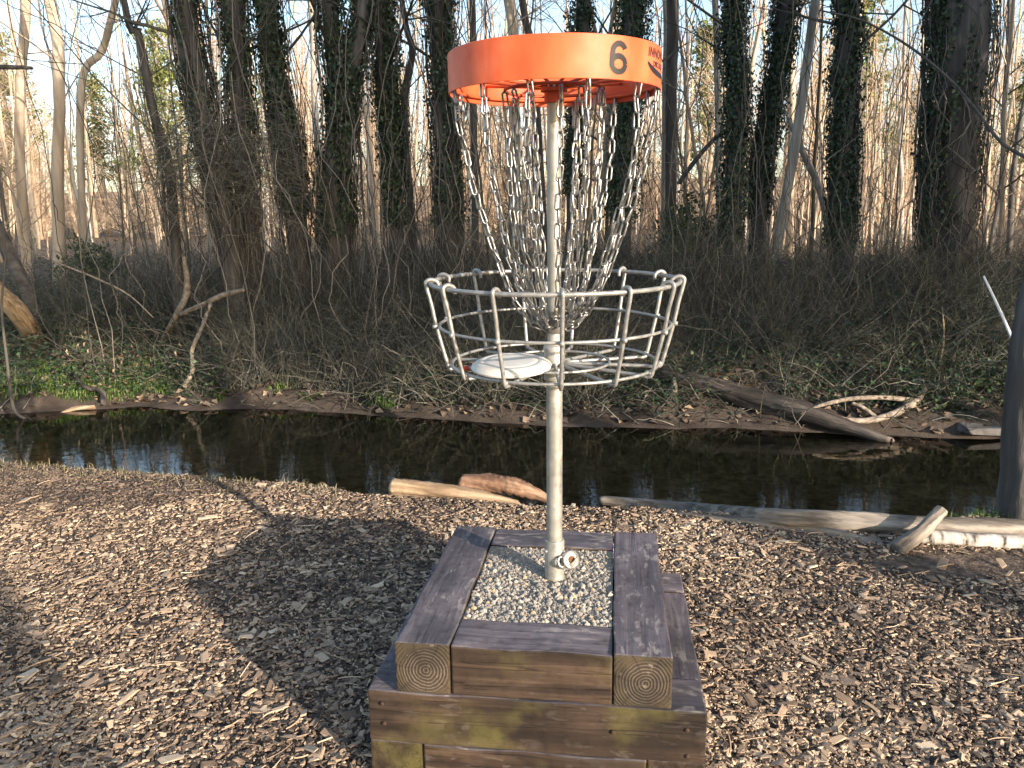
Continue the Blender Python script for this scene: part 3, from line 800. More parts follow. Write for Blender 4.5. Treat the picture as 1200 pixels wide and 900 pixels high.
g = Geo(); n = 320; K = 16
x = rng.uniform(-5.4, .4, n); x[200:] = rng.uniform(1.5, 7, n - 200)
y = rng.uniform(8.4, 11.8, n); z1 = rng.uniform(1.2, 5.5, n)
t = np.linspace(0, 1, K)
dx = rng.normal(size=n) * .5
wob = np.cumsum(rng.normal(size=(n, K, 2)) * .045, 1)
Q = np.stack([x[:, None] + dx[:, None] * t + wob[..., 0] + .12 * np.sin(t * 7 + x[:, None] * 9), y[:, None] + wob[..., 1], zg(x, y)[:, None] + (z1 * (1 - .0))[:, None] * t], -1)
tubes(g, Q, rng.uniform(.002, .0065, n)[:, None] * np.ones(K), 4, cap=False, tint=np.clip(rng.normal(.55, .28, n), 0, 1))
tag(g.build('hanging_vines', m_vine), 'bare vines hanging between the ivy trees over the brush', 'vines', kind='stuff')

g = Geo()
P = bank_pts(110000, -9, 8.5, .18, 5.0)
den = fbm(P[:, 0] * .7, P[:, 1] * .7, 61) + .25 * sst(-1, -6, P[:, 0])
P = P[den > .46 - .10 * sst(2.5, .8, P[:, 1] - yf(P[:, 0]))]
P[:, 2] += rng.random(len(P)) ** 2 * .45
leaves(g, P, np.array([0, 0, 1.0]) + rng.normal(size=P.shape) * .45, rng.uniform(.024, .052, len(P)), rng)
tag(g.build('ground_ivy', m_ground_ivy), 'dark ivy leaves carpeting the far bank', 'ground cover', kind='stuff')

g = Geo()
P = bank_pts(15000, -9, 9, .03, 6); P2 = np.stack([rng.uniform(-22, 22, 16000), rng.uniform(12, 32, 16000), np.zeros(16000)], 1); P2[:, 2] = zg(P2[:, 0], P2[:, 1])
for Q in (P, P2):
    leaves(g, Q + np.array([0, 0, .015]), np.array([0, 0, 1.0]) + rng.normal(size=Q.shape) * .3, rng.uniform(.05, .11, len(Q)), rng, fold=.4)
tag(g.build('leaf_litter', m_litter), 'dry brown leaves strewn over the woodland floor', 'leaf litter', kind='stuff')

g = Geo()
P = bank_pts(15000, -7.6, -1.2, .12, 1.15)
P = P[fbm(P[:, 0] * 1.6, P[:, 1] * 1.6, 71) + .24 * sst(-3.0, -5.0, P[:, 0]) + .12 * rng.random(len(P)) > .545]
blades(g, P, rng.uniform(.02, .085, len(P)), rng, .006, 1.2)
for px, py in ((985, 604), (1015, 606), (845, 594), (1140, 606), (1170, 604)):
    c = on_z(px, py, Z_G); n = 110
    Q = np.stack([rng.normal(c[0], .14, n), rng.normal(c[1], .04, n), np.zeros(n)], 1); Q[:, 2] = zg(Q[:, 0], Q[:, 1])
    blades(g, Q, rng.uniform(.015, .065, n), rng, .0022, 1.3)
tag(g.build('green_grass', m_grass), 'fresh green grass along the water edges', 'grass', kind='stuff')

g = Geo(); n = 3600
x = rng.uniform(-4.2, -.9, n); y = yb(x) - np.abs(rng.normal(size=n)) * .16 + .10
Q = np.stack([x, y, zg(x, y)], 1)
Q = Q[fbm(x * 2.2, y * 2.2, 81) > .42]
blades(g, Q, np.clip(np.exp(rng.normal(np.log(.022), .5, len(Q))), .008, .09), rng, .002, 1.8)
tag(g.build('dry_grass', m_drygrass), 'pale dry grass on the near bank edge at left', 'grass', kind='stuff')

# ------------------------------------------------------------------ wood chip mulch
rng = np.random.default_rng(12)
def chips(g, P, L, tint):
    n = len(P)
    Wd = L * rng.uniform(.3, .7, n); T = rng.uniform(.002, .005, n)
    base = np.array([[-1, -.7, -1], [1, -1, -1], [1, .8, -1], [-1, 1, -1], [-.8, -.6, 1], [.9, -.8, 1], [.85, .7, 1], [-.9, .8, 1]], float)
    V = base[None] + rng.normal(size=(n, 8, 3)) * np.array([.22, .25, .15])
    V *= np.stack([L * .5, Wd * .5, T * .5], 1)[:, None]
    a = rng.random(n) * 6.283; tx = rng.normal(size=n) * .17; ty = rng.normal(size=n) * .17
    ca, sa = np.cos(a)[:, None], np.sin(a)[:, None]
    X_, Y_, Z_ = V[..., 0], V[..., 1], V[..., 2]
    Z2 = Z_ + X_ * np.sin(ty)[:, None] + Y_ * np.sin(tx)[:, None]
    V = np.stack([X_ * ca - Y_ * sa, X_ * sa + Y_ * ca, Z2], -1) + P[:, None]
    i = np.arange(n)[:, None] * 8
    F = np.concatenate([i + np.array([q]) for q in ((4, 5, 6, 7), (0, 1, 5, 4), (1, 2, 6, 5), (2, 3, 7, 6), (3, 0, 4, 7))])
    g.add(V.reshape(-1, 3), F, np.repeat(tint, 8))
g = Geo(); n = 165000
d = .95 + 4.0 * rng.random(n) ** 1.15
x = rng.uniform(-.80, .80, n) * (d + .1); y = d
ok = (y < yb(x) - .02)
x, y = x[ok], y[ok]
# nothing under the timber box
ca, sa = math.cos(R(7.6)), math.sin(R(7.6))
lx = (x - .09) * ca - (y - 2.07) * sa; ly = (x - .09) * sa + (y - 2.07) * ca
ok = (np.abs(lx) > .425) | (np.abs(ly) > .385)
bare = on_z(1140, 662, Z_G)
ok = ok & (((x - bare[0]) / .55) ** 2 + ((y - bare[1]) / .17) ** 2 + .9 * (rng.random(n_all := len(x)) - .5) > .8)
x, y = x[ok], y[ok]; n = len(x)
L = np.clip(np.exp(rng.normal(np.log(.0105), .6, n)), .004, .05)
clump = fbm(x * 1.6, y * 1.6, 91) - .5
tint = np.clip(rng.normal(.50, .24, n) + clump * .45 + .25 * (fbm(x * 7, y * 7, 97) - .5) + .13 * np.exp(-((y - 3.4) / .6) ** 2) * (x > -.3), 0, 1)
tint = np.where((x < -1.3) & (fbm(x * 2, y * 2, 95) > .5) & (y > 3.7), tint * .6, tint)
chips(g, np.stack([x, y, zg(x, y) + rng.random(n) * .012], 1), L, tint)
m_ = 200
x = rng.uniform(-.78, .78, m_) * 2.6; y = rng.uniform(1.2, 4.0, m_); x *= y / 2.6
lx = (x - .09) * ca - (y - 2.07) * sa; ly = (x - .09) * sa + (y - 2.07) * ca
ok = ((np.abs(lx) > .45) | (np.abs(ly) > .41)) & (y < yb(x) - .1); x, y = x[ok], y[ok]
chips(g, np.stack([x, y, zg(x, y) + .014], 1), rng.uniform(.03, .06, len(x)), np.clip(rng.normal(.66, .16, len(x)), .3, 1))
m_ = 650
d = .95 + 3.6 * rng.random(m_); x = rng.uniform(-.80, .80, m_) * d; y = d
lx = (x - .09) * ca - (y - 2.07) * sa; ly = (x - .09) * sa + (y - 2.07) * ca
ok = ((np.abs(lx) > .46) | (np.abs(ly) > .42)) & (y < yb(x) - .08); x, y = x[ok], y[ok]; n = len(x); K = 5
a = rng.random(n) * 6.283; t_ = np.linspace(-.5, .5, K); Lg = rng.uniform(.03, .09, n)[:, None]; bow = rng.normal(size=(n, 1)) * .25
px_ = x[:, None] + Lg * (np.cos(a)[:, None] * t_ - np.sin(a)[:, None] * bow * t_ ** 2); py_ = y[:, None] + Lg * (np.sin(a)[:, None] * t_ + np.cos(a)[:, None] * bow * t_ ** 2)
pz_ = zg(px_, py_) + .014 + rng.normal(size=(n, 1)) * .05 * Lg * t_ * 2
tubes(g, np.stack([px_, py_, pz_], -1), rng.uniform(.0008, .0026, n)[:, None] * np.ones(K), 4, tint=np.clip(rng.normal(.6, .2, n), 0, 1))
tag(g.build('wood_chips', m_chip, smooth=False), 'shredded wood chip mulch around the timber box', 'mulch', kind='stuff')

# ------------------------------------------------------------------ logs, branches, stone
def solid(name, label, cat, pts, rad, mat, n=18, S=12, jit=.08, seed=0, group=None, end=None, squash=None):
    """a log or branch: one lumpy tapering body lying along pts (world), local x along it"""
    rng = np.random.default_rng(seed)
    pts = np.asarray(pts, float); rad = np.broadcast_to(np.asarray(rad, float), (len(pts),))
    P, r = spline(pts, n, rad)
    c = P.mean(0); d = nrm(P[-1] - P[0])
    P = np.concatenate([P[:1] - d * r[0] * .25, P, P[-1:] + d * r[-1] * .25]); r = np.concatenate([[r[0] * .72], r, [r[-1] * .72]]); n += 2
    P = P + np.cumsum(rng.normal(size=P.shape) * r.mean() * .06, 0) * np.linspace(0, 1, n)[:, None]
    q = Vector(d).to_track_quat('X', 'Z').to_matrix()
    Mi = np.array(q.transposed())
    Lp = (P - c) @ Mi.T
    g = Geo()
    S2 = 26 if r.mean() > .024 else S
    if S2 > 20:
        Lp, r = spline(Lp, 54, r)
    tubes(g, Lp[None], r[None], S2, jit=jit * .35 if S2 > 20 else jit, rng=rng, groove=.17 if S2 > 20 else 0)
    o = g.build(name, mat)
    o.matrix_world = Matrix.Translation(Vector(c)) @ q.to_4x4()
    return tag(o, label, cat, group)
def gl_(pxs, lift=0.0):
    return [gp(px, py, lift) for px, py in pxs]
# near bank
solid('log', 'long weathered grey log lying along the near bank edge', 'log', [at(705, 586, 3.98) , at(800, 596, 3.92), on_z(900, 607, Z_G + .03), on_z(1000, 613, Z_G + .035), on_z(1100, 617, Z_G + .035), on_z(1235, 621, Z_G + .03)], [.024, .040, .048, .053, .047, .044], m_log, 30, 14, .10, 3)
solid('log', 'half-buried grey root edging the chips in front of the long grey log', 'log', [gp(790, 602, -.005), gp(880, 614, .0), gp(960, 624, .0), gp(1020, 634, -.005), gp(1066, 644, -.02)], [.015, .026, .028, .026, .018], m_log, 24, 10, .12, 4)
o = solid('birch_log', 'white birch log with black marks beside the sawn stub', 'log', [on_z(1078, 629, Z_G + .03), on_z(1140, 632, Z_G + .03), on_z(1235, 635, Z_G + .03)], [.03, .03, .028], m_birch, 16, 14, .03, 5)
solid('sawn_branch', 'short sawn grey branch propped against the long grey log', 'branch', [on_z(1052, 643, Z_G + .02), on_z(1080, 623, Z_G + .07), at(1106, 599, on_z(1080, 623, Z_G + .07)[1] + .06)], [.036, .034, .028], m_log, 12, 14, .07, 6)
solid('log', 'tan broken log behind the timber box, left piece', 'log', [at(460, 571, 3.95), at(500, 573, 3.95), at(550, 577, 3.93), at(610, 590, 3.9)], [.05, .045, .04, .03], m_log_tan, 18, 12, .16, 7)
solid('log', 'reddish split log behind the timber box, right piece', 'log', [at(542, 566, 4.02), at(580, 567, 4.0), at(612, 573, 3.97), at(650, 586, 3.93)], [.052, .055, .05, .02], m_log_red, 18, 12, .22, 8)
# far bank
a, b_ = gp(778, 446, .06), on_z(1046, 517, Z_W)
solid('fallen_log', 'dark fallen log slanting from the far bank into the creek', 'log', [a, a * .66 + b_ * .34, a * .33 + b_ * .67 + np.array([0, 0, .02]), b_], [.095, .115, .10, .04], m_log_dark, 26, 14, .16, 9)
Yf = float(yf(3.3)) + .15
fk = thing('forked_branch', 'bleached forked branch lying over the dark fallen log', 'branch', at(1000, 478, Yf))
def piece(parent, name, pxs, rad, mat, n=16):
    g = Geo(); tube(g, [at(px, py, Yd) for px, py, Yd in pxs], rad, 9, n, jit=.08, rng=np.random.default_rng(len(pxs)))
    return g.build(name, mat, parent, loc=np.array(parent.location))
piece(fk, 'stem', [(1085, 452, Yf + .25), (1076, 468, Yf + .15), (1050, 484, Yf), (1015, 493, Yf - .1), (980, 490, Yf - .1), (950, 481, Yf)], [.02, .034, .033, .027, .022, .013], m_branch_bare)
piece(fk, 'side_branch', [(1074, 470, Yf + .15), (1040, 466, Yf + .1), (1000, 467, Yf + .05), (965, 474, Yf), (938, 485, Yf)], [.026, .022, .02, .018, .012], m_branch_bare)
piece(fk, 'side_branch', [(1028, 490, Yf - .05), (1012, 478, Yf), (998, 472, Yf + .05)], [.02, .018, .016], m_branch_bare)
solid('curved_branch', 'blue-grey smooth branch arching down the far bank', 'branch', [at(940, 374, 8.6), at(990, 378, 8.5), at(1040, 388, 8.4), at(1075, 405, 8.2), at(1102, 436, 8.0)], [.016, .024, .026, .027, .02], m_branch_blue, 22, 10, .06, 10)
solid('log', 'thin half-buried log lying level on the far bank above the fallen log', 'log', [gp(838, 424, .02), gp(900, 431, .03), gp(972, 432, .02)], [.022, .028, .018], m_log_dark, 16, 10, .12, 11)
solid('stake', 'short weathered stake standing at the end of the fallen log', 'stake', [gp(789, 463, -.1), gp(789, 463, .05), gp(789, 463, .17)], [.045, .04, .018], m_log, 8, 6, .2, 12)
solid('white_stick', 'thin white peeled stick leaning by the right-hand trunk', 'stick', [at(1191, 408, 6.4), at(1172, 365, 6.5), at(1152, 324, 6.6)], [.014, .012, .009], m_stick_white, 14, 8, .05, 13)
solid('broken_branch', 'reddish broken branch end in the brush right of the ivy clump', 'branch', [at(1146, 438, 8.0), at(1168, 439, 8.0), at(1192, 447, 7.9)], [.02, .03, .03], m_log_red, 10, 8, .2, 14)
# stone slab
g = Geo(); c = gp(1148, 508, .03)
v = np.array([[sx * .16, sy * .09, sz * .035] for sz in (-1, 1) for sy in (-1, 1) for sx in (-1, 1)]) + np.random.default_rng(3).normal(size=(8, 3)) * .014
g.add(v, np.array([(0, 2, 3, 1), (4, 5, 7, 6), (0, 1, 5, 4), (2, 6, 7, 3), (0, 4, 6, 2), (1, 3, 7, 5)]))
o = g.build('stone_slab', m_stone, smooth=False); o.location = tuple(c); o.rotation_euler = (0, .05, -.05)
bv = o.modifiers.new('bevel', 'BEVEL'); bv.width = .015; bv.segments = 2
tag(o, 'flat grey stone slab at the far water edge below the ivy clump', 'stone')
# left of the far bank
solid('fallen_log', 'sunlit tan leaning log at the left picture edge', 'log', [gp(46, 402, -.08), at(22, 368, 9.2), at(-30, 318, 9.0)], [.125, .115, .11], m_log_tan, 14, 14, .07, 15)
solid('mossy_log', 'mossy grey leaning log just behind the sunlit one', 'log', [at(42, 372, 9.9), at(28, 335, 9.9), at(4, 284, 9.9), at(-30, 210, 9.9)], [.09, .085, .08, .07], m_bark, 14, 12, .08, 16)
solid('snag', 'pale broken snag standing upright in the left brush', 'snag', [gp(186, 404, -.05), at(206, 372, 9.2), at(219, 340, 9.3), at(216, 300, 9.3)], [.045, .035, .04, .02], m_branch_bare, 16, 8, .2, 17)
solid('bent_branch', 'pale branch reaching right from the broken snag', 'branch', [at(212, 368, 9.1), at(240, 356, 9.0), at(262, 346, 8.9), at(284, 341, 8.8)], [.024, .03, .03, .022], m_branch_bare, 14, 9, .08, 18)
solid('bent_branch', 'crooked tan branch dropping down to the bright grass', 'branch', [at(247, 356, 8.9), at(236, 385, 8.7), at(225, 410, 8.6), at(226, 432, 8.5), at(216, 453, 8.4)], [.02, .022, .024, .026, .028], m_branch_bare, 16, 9, .08, 19)
solid('stick', 'tan stick lying at the far water edge by the roots', 'stick', [gp(68, 489, .02), gp(88, 483, .04), gp(112, 480, .03)], [.018, .024, .026], m_log_tan, 10, 8, .1, 20)
solid('root', 'knotted dark root hanging over the far water edge', 'root', [gp(86, 438, .02), gp(98, 458, .05), gp(118, 464, .05), gp(122, 478, .06)], [.02, .03, .03, .035], m_log_dark, 14, 8, .15, 21)
solid('sapling_stem', 'thin bare stem rising from the water at far left', 'sapling', [on_z(32, 492, Z_W - .02), at(16, 478, 7.6), at(8, 420, 7.7), at(2, 360, 7.8), at(6, 300, 7.9), at(-2, 200, 8)], [.016, .016, .014, .012, .01, .007], m_vine, 20, 8, .05, 22)
solid('arching_branch', 'long thin branch arching across the upper right trees', 'branch', [at(960, 12, 8.6), at(1010, 24, 8.5), at(1062, 52, 8.4), at(1110, 90, 8.2), at(1145, 130, 8.0), at(1175, 168, 7.8), at(1215, 190, 7.6)], [.008, .01, .012, .013, .014, .016, .018], m_bark, 26, 8, .05, 23)
solid('pale_branch', 'pale thin branch trailing down through the left brush', 'branch', [at(14, 284, 8.8), at(60, 305, 8.7), at(110, 325, 8.6), at(150, 345, 8.5), at(180, 372, 8.5)], [.008, .012, .011, .010, .006], m_branch_bare, 20, 7, .05, 24)
solid('dark_branch', 'dark broken branch jutting in at the left edge high up', 'branch', [at(-20, 78, 11), at(20, 79, 11.2), at(38, 80, 11.3)], [.035, .03, .022], m_bark, 10, 8, .1, 25)
solid('slanting_branch', 'bare limb slanting up to the shaggy ivy tree right of the band', 'branch', [at(796, 214, 12.2), at(815, 188, 12.2), at(835, 165, 12.2), at(852, 152, 12.1)], [.035, .035, .03, .025], m_bark, 12, 8, .08, 26)
solid('curved_branch', 'curving bare limb between the leaning pale trunk and straight ivy trunk', 'branch', [at(975, 290, 11.2), at(962, 225, 11.2), at(945, 185, 11.2), at(925, 140, 11.2)], [.06, .05, .045, .03], m_bark_pale, 14, 9, .06, 27)

# near right trunk on this bank
c = gp(1192, 606, 0)
rt = thing('leaning_tree', 'dark trunk at the right picture edge on the near bank', 'tree', c)
rngt = np.random.default_rng(41)
Yt = c[1]
g = Geo(); pts = np.array([at(1196, 612, Yt), at(1197, 560, Yt), at(1200, 480, Yt), at(1207, 400, Yt), at(1222, 330, Yt), at(1262, 200, Yt), at(1330, -100, Yt), at(1420, -600, Yt)])
P, rr = spline(pts, 24, np.array([.11, .092, .085, .08, .075, .07, .06, .03]))
P, rr = spline(P, 90, rr); tubes(g, P[None], rr[None], 40, jit=.03, rng=rngt, groove=.12); P, rr = P[::4], rr[::4]; g.build('trunk', m_bark, rt, loc=c)
out = []
for i in range(7):
    q = P[rngt.integers(16, 24)]
    limbs(rngt, q, (rngt.uniform(.1, 1), rngt.normal() * .5, .6), rngt.uniform(.8, 1.6), .02, 2, out)
crown_geo(out).build('crown', m_twig, rt, loc=c)

# lit ivy clump at the foot of the thickest trunk
c = gp(1130, 480, 0)
root = thing('ivy_clump', 'yellow-green ivy clump with dead stems at the foot of the thickest trunk', 'plant', c)
g = Geo(); n = 5200
px = rng.normal(1128, 26, n); py = rng.uniform(375, 500, n)
px = px + (py - 440) * .10
Yd = 7.35 + (500 - py) / 125 * 1.1 + rng.normal(size=n) * .14
P = np.array([at(a, b_, d) for a, b_, d in zip(px, py, Yd)])
P[:, 2] = np.maximum(P[:, 2], zg(P[:, 0], P[:, 1]) + .02)
leaves(g, P, np.array([0, -.7, .6]) + rng.normal(size=P.shape) * .5, rng.uniform(.04, .075, n), rng, up=np.array([0, 0, -1.0]))
tag(g.build('foliage', m_ivy_bright, root, loc=c), kind='stuff')
for a in ((1108, 470, 1092, 405), (1120, 460, 1132, 385), (1138, 470, 1150, 400), (1098, 440, 1104, 360), (1150, 470, 1170, 420)):
    g = Geo(); p0 = at(a[0], a[1], 7.5); p1 = at(a[2], a[3], 7.7); tube(g, [p0, (p0 + p1) / 2 + np.array([.04, 0, .02]), p1], [.012, .011, .006], 6, 8)
    g.build('stem', m_log_tan, root, loc=c)
# evergreen shrub behind the basket's right side
def shrub(label, px, py, Y, wpx, hpx, n, seed):
    rng = np.random.default_rng(seed)
    x = (px - 600) / F_PX * Y; c = np.array([x, Y, float(zg(x, Y))])
    root = thing('evergreen_shrub', label, 'shrub', c)
    w = wpx * Y / F_PX / 2; h = hpx * Y / F_PX
    out = []
    for i in range(9):
        a = rng.random() * 6.28
        limbs(rng, np.zeros(3), (math.cos(a) * .6, math.sin(a) * .6, 1), h * rng.uniform(.6, .95), .012, 1, out)
    crown_geo(out).build('stem', m_twig, root)
    g = Geo(); k = 40
    C = rng.normal(size=(k, 3)) * np.array([w * .5, w * .45, h * .22]) + np.array([0, 0, h * .5])
    P = (C[:, None] + rng.normal(size=(k, n // k, 3)) * w * .17).reshape(-1, 3); P[:, 2] = np.abs(P[:, 2])
    leaves(g, P, rng.normal(size=P.shape) + np.array([0, -.3, .5]), rng.uniform(.03, .07, len(P)), rng)
    tag(g.build('foliage', m_shrub, root), kind='stuff')
shrub('loose evergreen shrub right of the chains at the foot of the shaggy ivy tree', 806, 290, 11.6, 85, 95, 4200, 51)
shrub('low evergreen shrub below the forked pale tree at left', 118, 300, 12.6, 60, 75, 1800, 52)
shrub('low dark shrub at the foot of the slim ivy tree behind the basket', 690, 300, 12.0, 60, 50, 1600, 53)
# twig with dead leaves over the left bank
c = gp(140, 450, 0)
root = thing('dead_leaf_shrub', 'low leafless shrub hung with curled tan leaves over the left bank', 'shrub', c)
out = []
rngd = np.random.default_rng(61)
for i in range(10):
    limbs(rngd, c + np.array([rngd.normal() * .25, .1, .0]), (rngd.normal() * .9, -.15, .8), rngd.uniform(.4, .8), .008, 1, out)
crown_geo(out).build('stem', m_twig, root, loc=c)
ends = np.array([p[-1] for p, _ in out]); ends = ends[rngd.permutation(len(ends))[:26]]
g = Geo(); leaves(g, ends - np.array([0, 0, .03]), rngd.normal(size=ends.shape) + np.array([0, -1.5, 0]), rngd.uniform(.05, .08, len(ends)), rngd, asp=.35, fold=.5, up=np.array([0, 0, -1.0]), tint=rngd.uniform(.8, 1, len(ends)))
tag(g.build('dead_leaf', m_litter, root, loc=c), kind='stuff')

# ------------------------------------------------------------------ timber box
bx = thing('timber_box', 'two-tier box of weathered square timbers holding the pole in grit', 'planter box', (.0859, 2.0778, Z_G))
bx.rotation_euler = (0, 0, R(-7.606))
def timber(name, cx, cy, cz, L, w, h, rot, seed, mats, label=None):
    bm = bmesh.new()
    bmesh.ops.create_cube(bm, size=1)
    for v in bm.verts: v.co = Vector((v.co.x * L, v.co.y * w, v.co.z * h))
    bmesh.ops.subdivide_edges(bm, edges=[e for e in bm.edges if abs((e.verts[0].co - e.verts[1].co).x) > L * .5], cuts=14)
    bmesh.ops.bevel(bm, geom=[e for e in bm.edges if e.calc_face_angle(0) > .8], offset=.005, segments=2, profile=.6, affect='EDGES')
    rr = random.Random(seed)
    ph = [rr.random() * 9 for _ in range(4)]
    for v in bm.verts:
        v.co.z += .0016 * math.sin(v.co.x * 23 + ph[0]) * (1 if v.co.z > 0 else .3) + rr.uniform(-.0006, .0006)
        v.co.y += .0016 * math.sin(v.co.x * 19 + ph[1]) + rr.uniform(-.0006, .0006)
    for f in bm.faces:
        f.material_index = 1 if abs(f.normal.x) > .9 else 0
        f.smooth = False
    me = bpy.data.meshes.new(name); bm.to_mesh(me); bm.free()
    for m in mats: me.materials.append(m)
    o = bpy.data.objects.new(name, me); COL.objects.link(o); o.parent = bx
    o.location = (cx, cy, cz - Z_G); o.rotation_euler = (0, 0, rot)
    return o
HP = math.pi / 2
TM, TE = [m_timber, m_end], [m_timber_moss, m_end]
w = .138
# upper tier: side timbers run through
uz, uh = .02 - .1365 / 2, .1345
for s in (-1, 1):
    timber('timber', s * (.336 - w / 2), 0, uz, .766, w, uh, HP, 10 + s, TM)
    timber('timber', 0, s * (.381 - w / 2), uz - .001, 2 * (.336 - w) - .004, w, uh - .004, 0, 20 + s, TM)
# middle tier: front and back timbers run through
mz, mh = -.1165 - .1415 / 2, .1395
for s in (-1, 1):
    timber('timber', .004, s * (.379 - w / 2) - .004, mz, .834, w, mh, 0, 30 + s, TE)
    timber('timber', .004 + s * (.417 - w / 2), -.004, mz - .001, 2 * (.379 - w) - .004, w, mh, HP, 40 + s, TM)
# lowest tier, sunk in the mulch
lz, lh = -.258 - .14 / 2, .138
for s in (-1, 1):
    timber('timber', .004 + s * (.417 - w / 2), -.002, lz, .752, w, lh, HP, 50 + s, [m_timber_moss, m_timber_moss])
    timber('timber', .004, s * (.379 - w / 2) - .006, lz - .001, 2 * (.417 - w) - .004, w, lh, 0, 60 + s, TE)
# screw heads on the front
for (u, zz) in ((-.375, -.15), (-.372, -.205), (.375, -.165), (.378, -.235), (.20, -.185)):
    g = Geo(); th = np.arange(10) * .628
    V = np.concatenate([np.stack([.006 * np.cos(th), 0 * th, .006 * np.sin(th)], 1), np.stack([.005 * np.cos(th), 0 * th - .002, .005 * np.sin(th)], 1)])
    i = np.arange(10); j = (i + 1) % 10
    g.add(V, [np.stack([i, j, j + 10, i + 10], 1), (i + 10)[None]])
    o = g.build('screw_head', m_rustdark, bx); o.location = (u, -.3855, zz - Z_G)

# grit fill
rng = np.random.default_rng(21)
ico = bmesh.new(); bmesh.ops.create_icosphere(ico, subdivisions=1, radius=1); ico.verts.ensure_lookup_table()
IV = np.array([v.co[:] for v in ico.verts]); IF = np.array([[v.index for v in f.verts] for f in ico.faces]); ico.free()
g = Geo()
hx, hy = .336 - w - .003, .381 - w - .003
xs_ = np.linspace(-hx, hx, 40); ys_ = np.linspace(-hy, hy, 44); XX, YY = np.meshgrid(xs_, ys_)
ZZ = .0 + .009 * (fbm(XX * 9, YY * 9, 3) - .5) + .010
idx = np.arange(XX.size).reshape(XX.shape)
g.add(np.stack([XX, YY, ZZ], -1).reshape(-1, 3), np.stack([idx[:-1, :-1], idx[:-1, 1:], idx[1:, 1:], idx[1:, :-1]], -1).reshape(-1, 4), .5, 1)
n = 17000
x = rng.uniform(-hx + .004, hx - .004, n); y = rng.uniform(-hy + .004, hy - .004, n)
s = np.clip(np.exp(rng.normal(np.log(.00125), .65, n)), .0006, .0065) * (1 + .35 * (y < 0))
tn = np.where(rng.random(n) < .05, 1, np.clip(rng.normal(.5, .22, n), 0, .88))
V = IV[None] * s[:, None, None] * rng.uniform(.7, 1.25, (n, 1, 3)) * (1 + .12 * rng.normal(size=(n, len(IV), 1)))
z = .0 + .009 * (fbm(x * 9, y * 9, 3) - .5) + .010 + s * .3
V = V + np.stack([x, y, z], 1)[:, None]
g.add(V.reshape(-1, 3), (IF[None] + (np.arange(n) * len(IV))[:, None, None]).reshape(-1, 3), np.repeat(tn, len(IV)), 0)
o = g.build('gravel_fill', [m_pebble, m_sand], smooth=False)
o.location = (.0859, 2.0778, 0); o.rotation_euler = (0, 0, R(-7.606))
tag(o, 'pale grit and pebbles filling the top of the timber box', 'gravel', kind='stuff')

# ------------------------------------------------------------------ disc golf basket
bk = thing('disc_golf_basket', 'galvanised chain basket on a pole with an orange number band', 'disc golf basket', (.117, 2.1125, 0))
bk.rotation_euler = (R(1.73), R(-.012), 0)
def lathe(name, prof, mat, parent, n=40, smooth=True):
    prof = np.array(prof, float); th = np.arange(n) * 2 * np.pi / n
    V = np.stack([prof[:, 0][:, None] * np.cos(th), prof[:, 0][:, None] * np.sin(th), prof[:, 1][:, None] + 0 * th], -1)
    k = len(prof); idx = np.arange(k * n).reshape(k, n)
    F = np.stack([idx[:-1], np.roll(idx[:-1], -1, 1), np.roll(idx[1:], -1, 1), idx[1:]], -1).reshape(-1, 4)
    g = Geo(); g.add(V.reshape(-1, 3), F)
    o = g.build(name, mat, parent, smooth)
    if smooth:
        try: o.data.set_sharp_from_angle(angle=R(40))
        except Exception: pass
    return o
pole = lathe('pole', [(.0, -.05), (.0225, -.05), (.0225, .66), (.0222, .70), (.0185, .702), (.0185, 1.375), (0, 1.376)], m_galv, bk)
lathe('base_sleeve', [(.0232, -.05), (.0285, -.05), (.0285, .128), (.0275, .131), (.0232, .131)], m_galv, pole)
lathe('collar', [(.0228, .605), (.029, .606), (.029, .698), (.028, .70), (.0187, .704)], m_galv, pole)
for (a, zz) in ((-2.6, .10), (-.55, .098)):
    g = Geo(); d = np.array([math.cos(a), math.sin(a), 0]); tubes(g, np.array([d * .026 + [0, 0, zz], d * .034 + [0, 0, zz]])[None], np.array([[.0055, .0045]]), 8); g.build('set_screw', m_galv_rod, pole)
lathe('chain_hub', [(.0188, .735), (.026, .736), (.0275, .74), (.0275, .775), (.026, .779), (.0188, .78)], m_darksteel, pole)
g = Geo(); V = IV * np.array([.012, .008, .011]) + np.array([.008, -.030, .765]); g.add(V, IF); g.build('hub_bolt', m_galv_rod, pole)
# band
RB, ZB0, ZB1 = .267, 1.346, 1.4395
band = lathe('number_band', [(RB - .0035, ZB0 + .001), (RB - .001, ZB0), (RB, ZB0 + .001), (RB, ZB1 - .001), (RB - .001, ZB1), (RB - .0035, ZB1 - .001), (RB - .0035, ZB0 + .001)], m_orange, bk, 128)
lathe('band_hub', [(.019, 1.325), (.025, 1.326), (.025, 1.352), (.034, 1.353), (.034, 1.362), (.019, 1.363)], m_orange_paint, bk)
for k in range(12):
    a = R(k * 30 + 12)
    d = np.array([math.cos(a), math.sin(a), 0])
    g = Geo(); tube(g, [d * .026 + [0, 0, 1.366], d * .14 + [0, 0, 1.380], d * (RB - .006) + [0, 0, 1.394]], .004, 8, 6)
    g.build('support_arm', m_orange_paint, bk)
g = Geo(); ring(g, RB - .010, 1.362, .0042, 8, 96); g.build('outer_hanging_ring', m_orange_paint, bk)
g = Geo(); ring(g, .125, 1.357, .0042, 8, 64); g.build('inner_hanging_ring', m_orange_paint, bk)
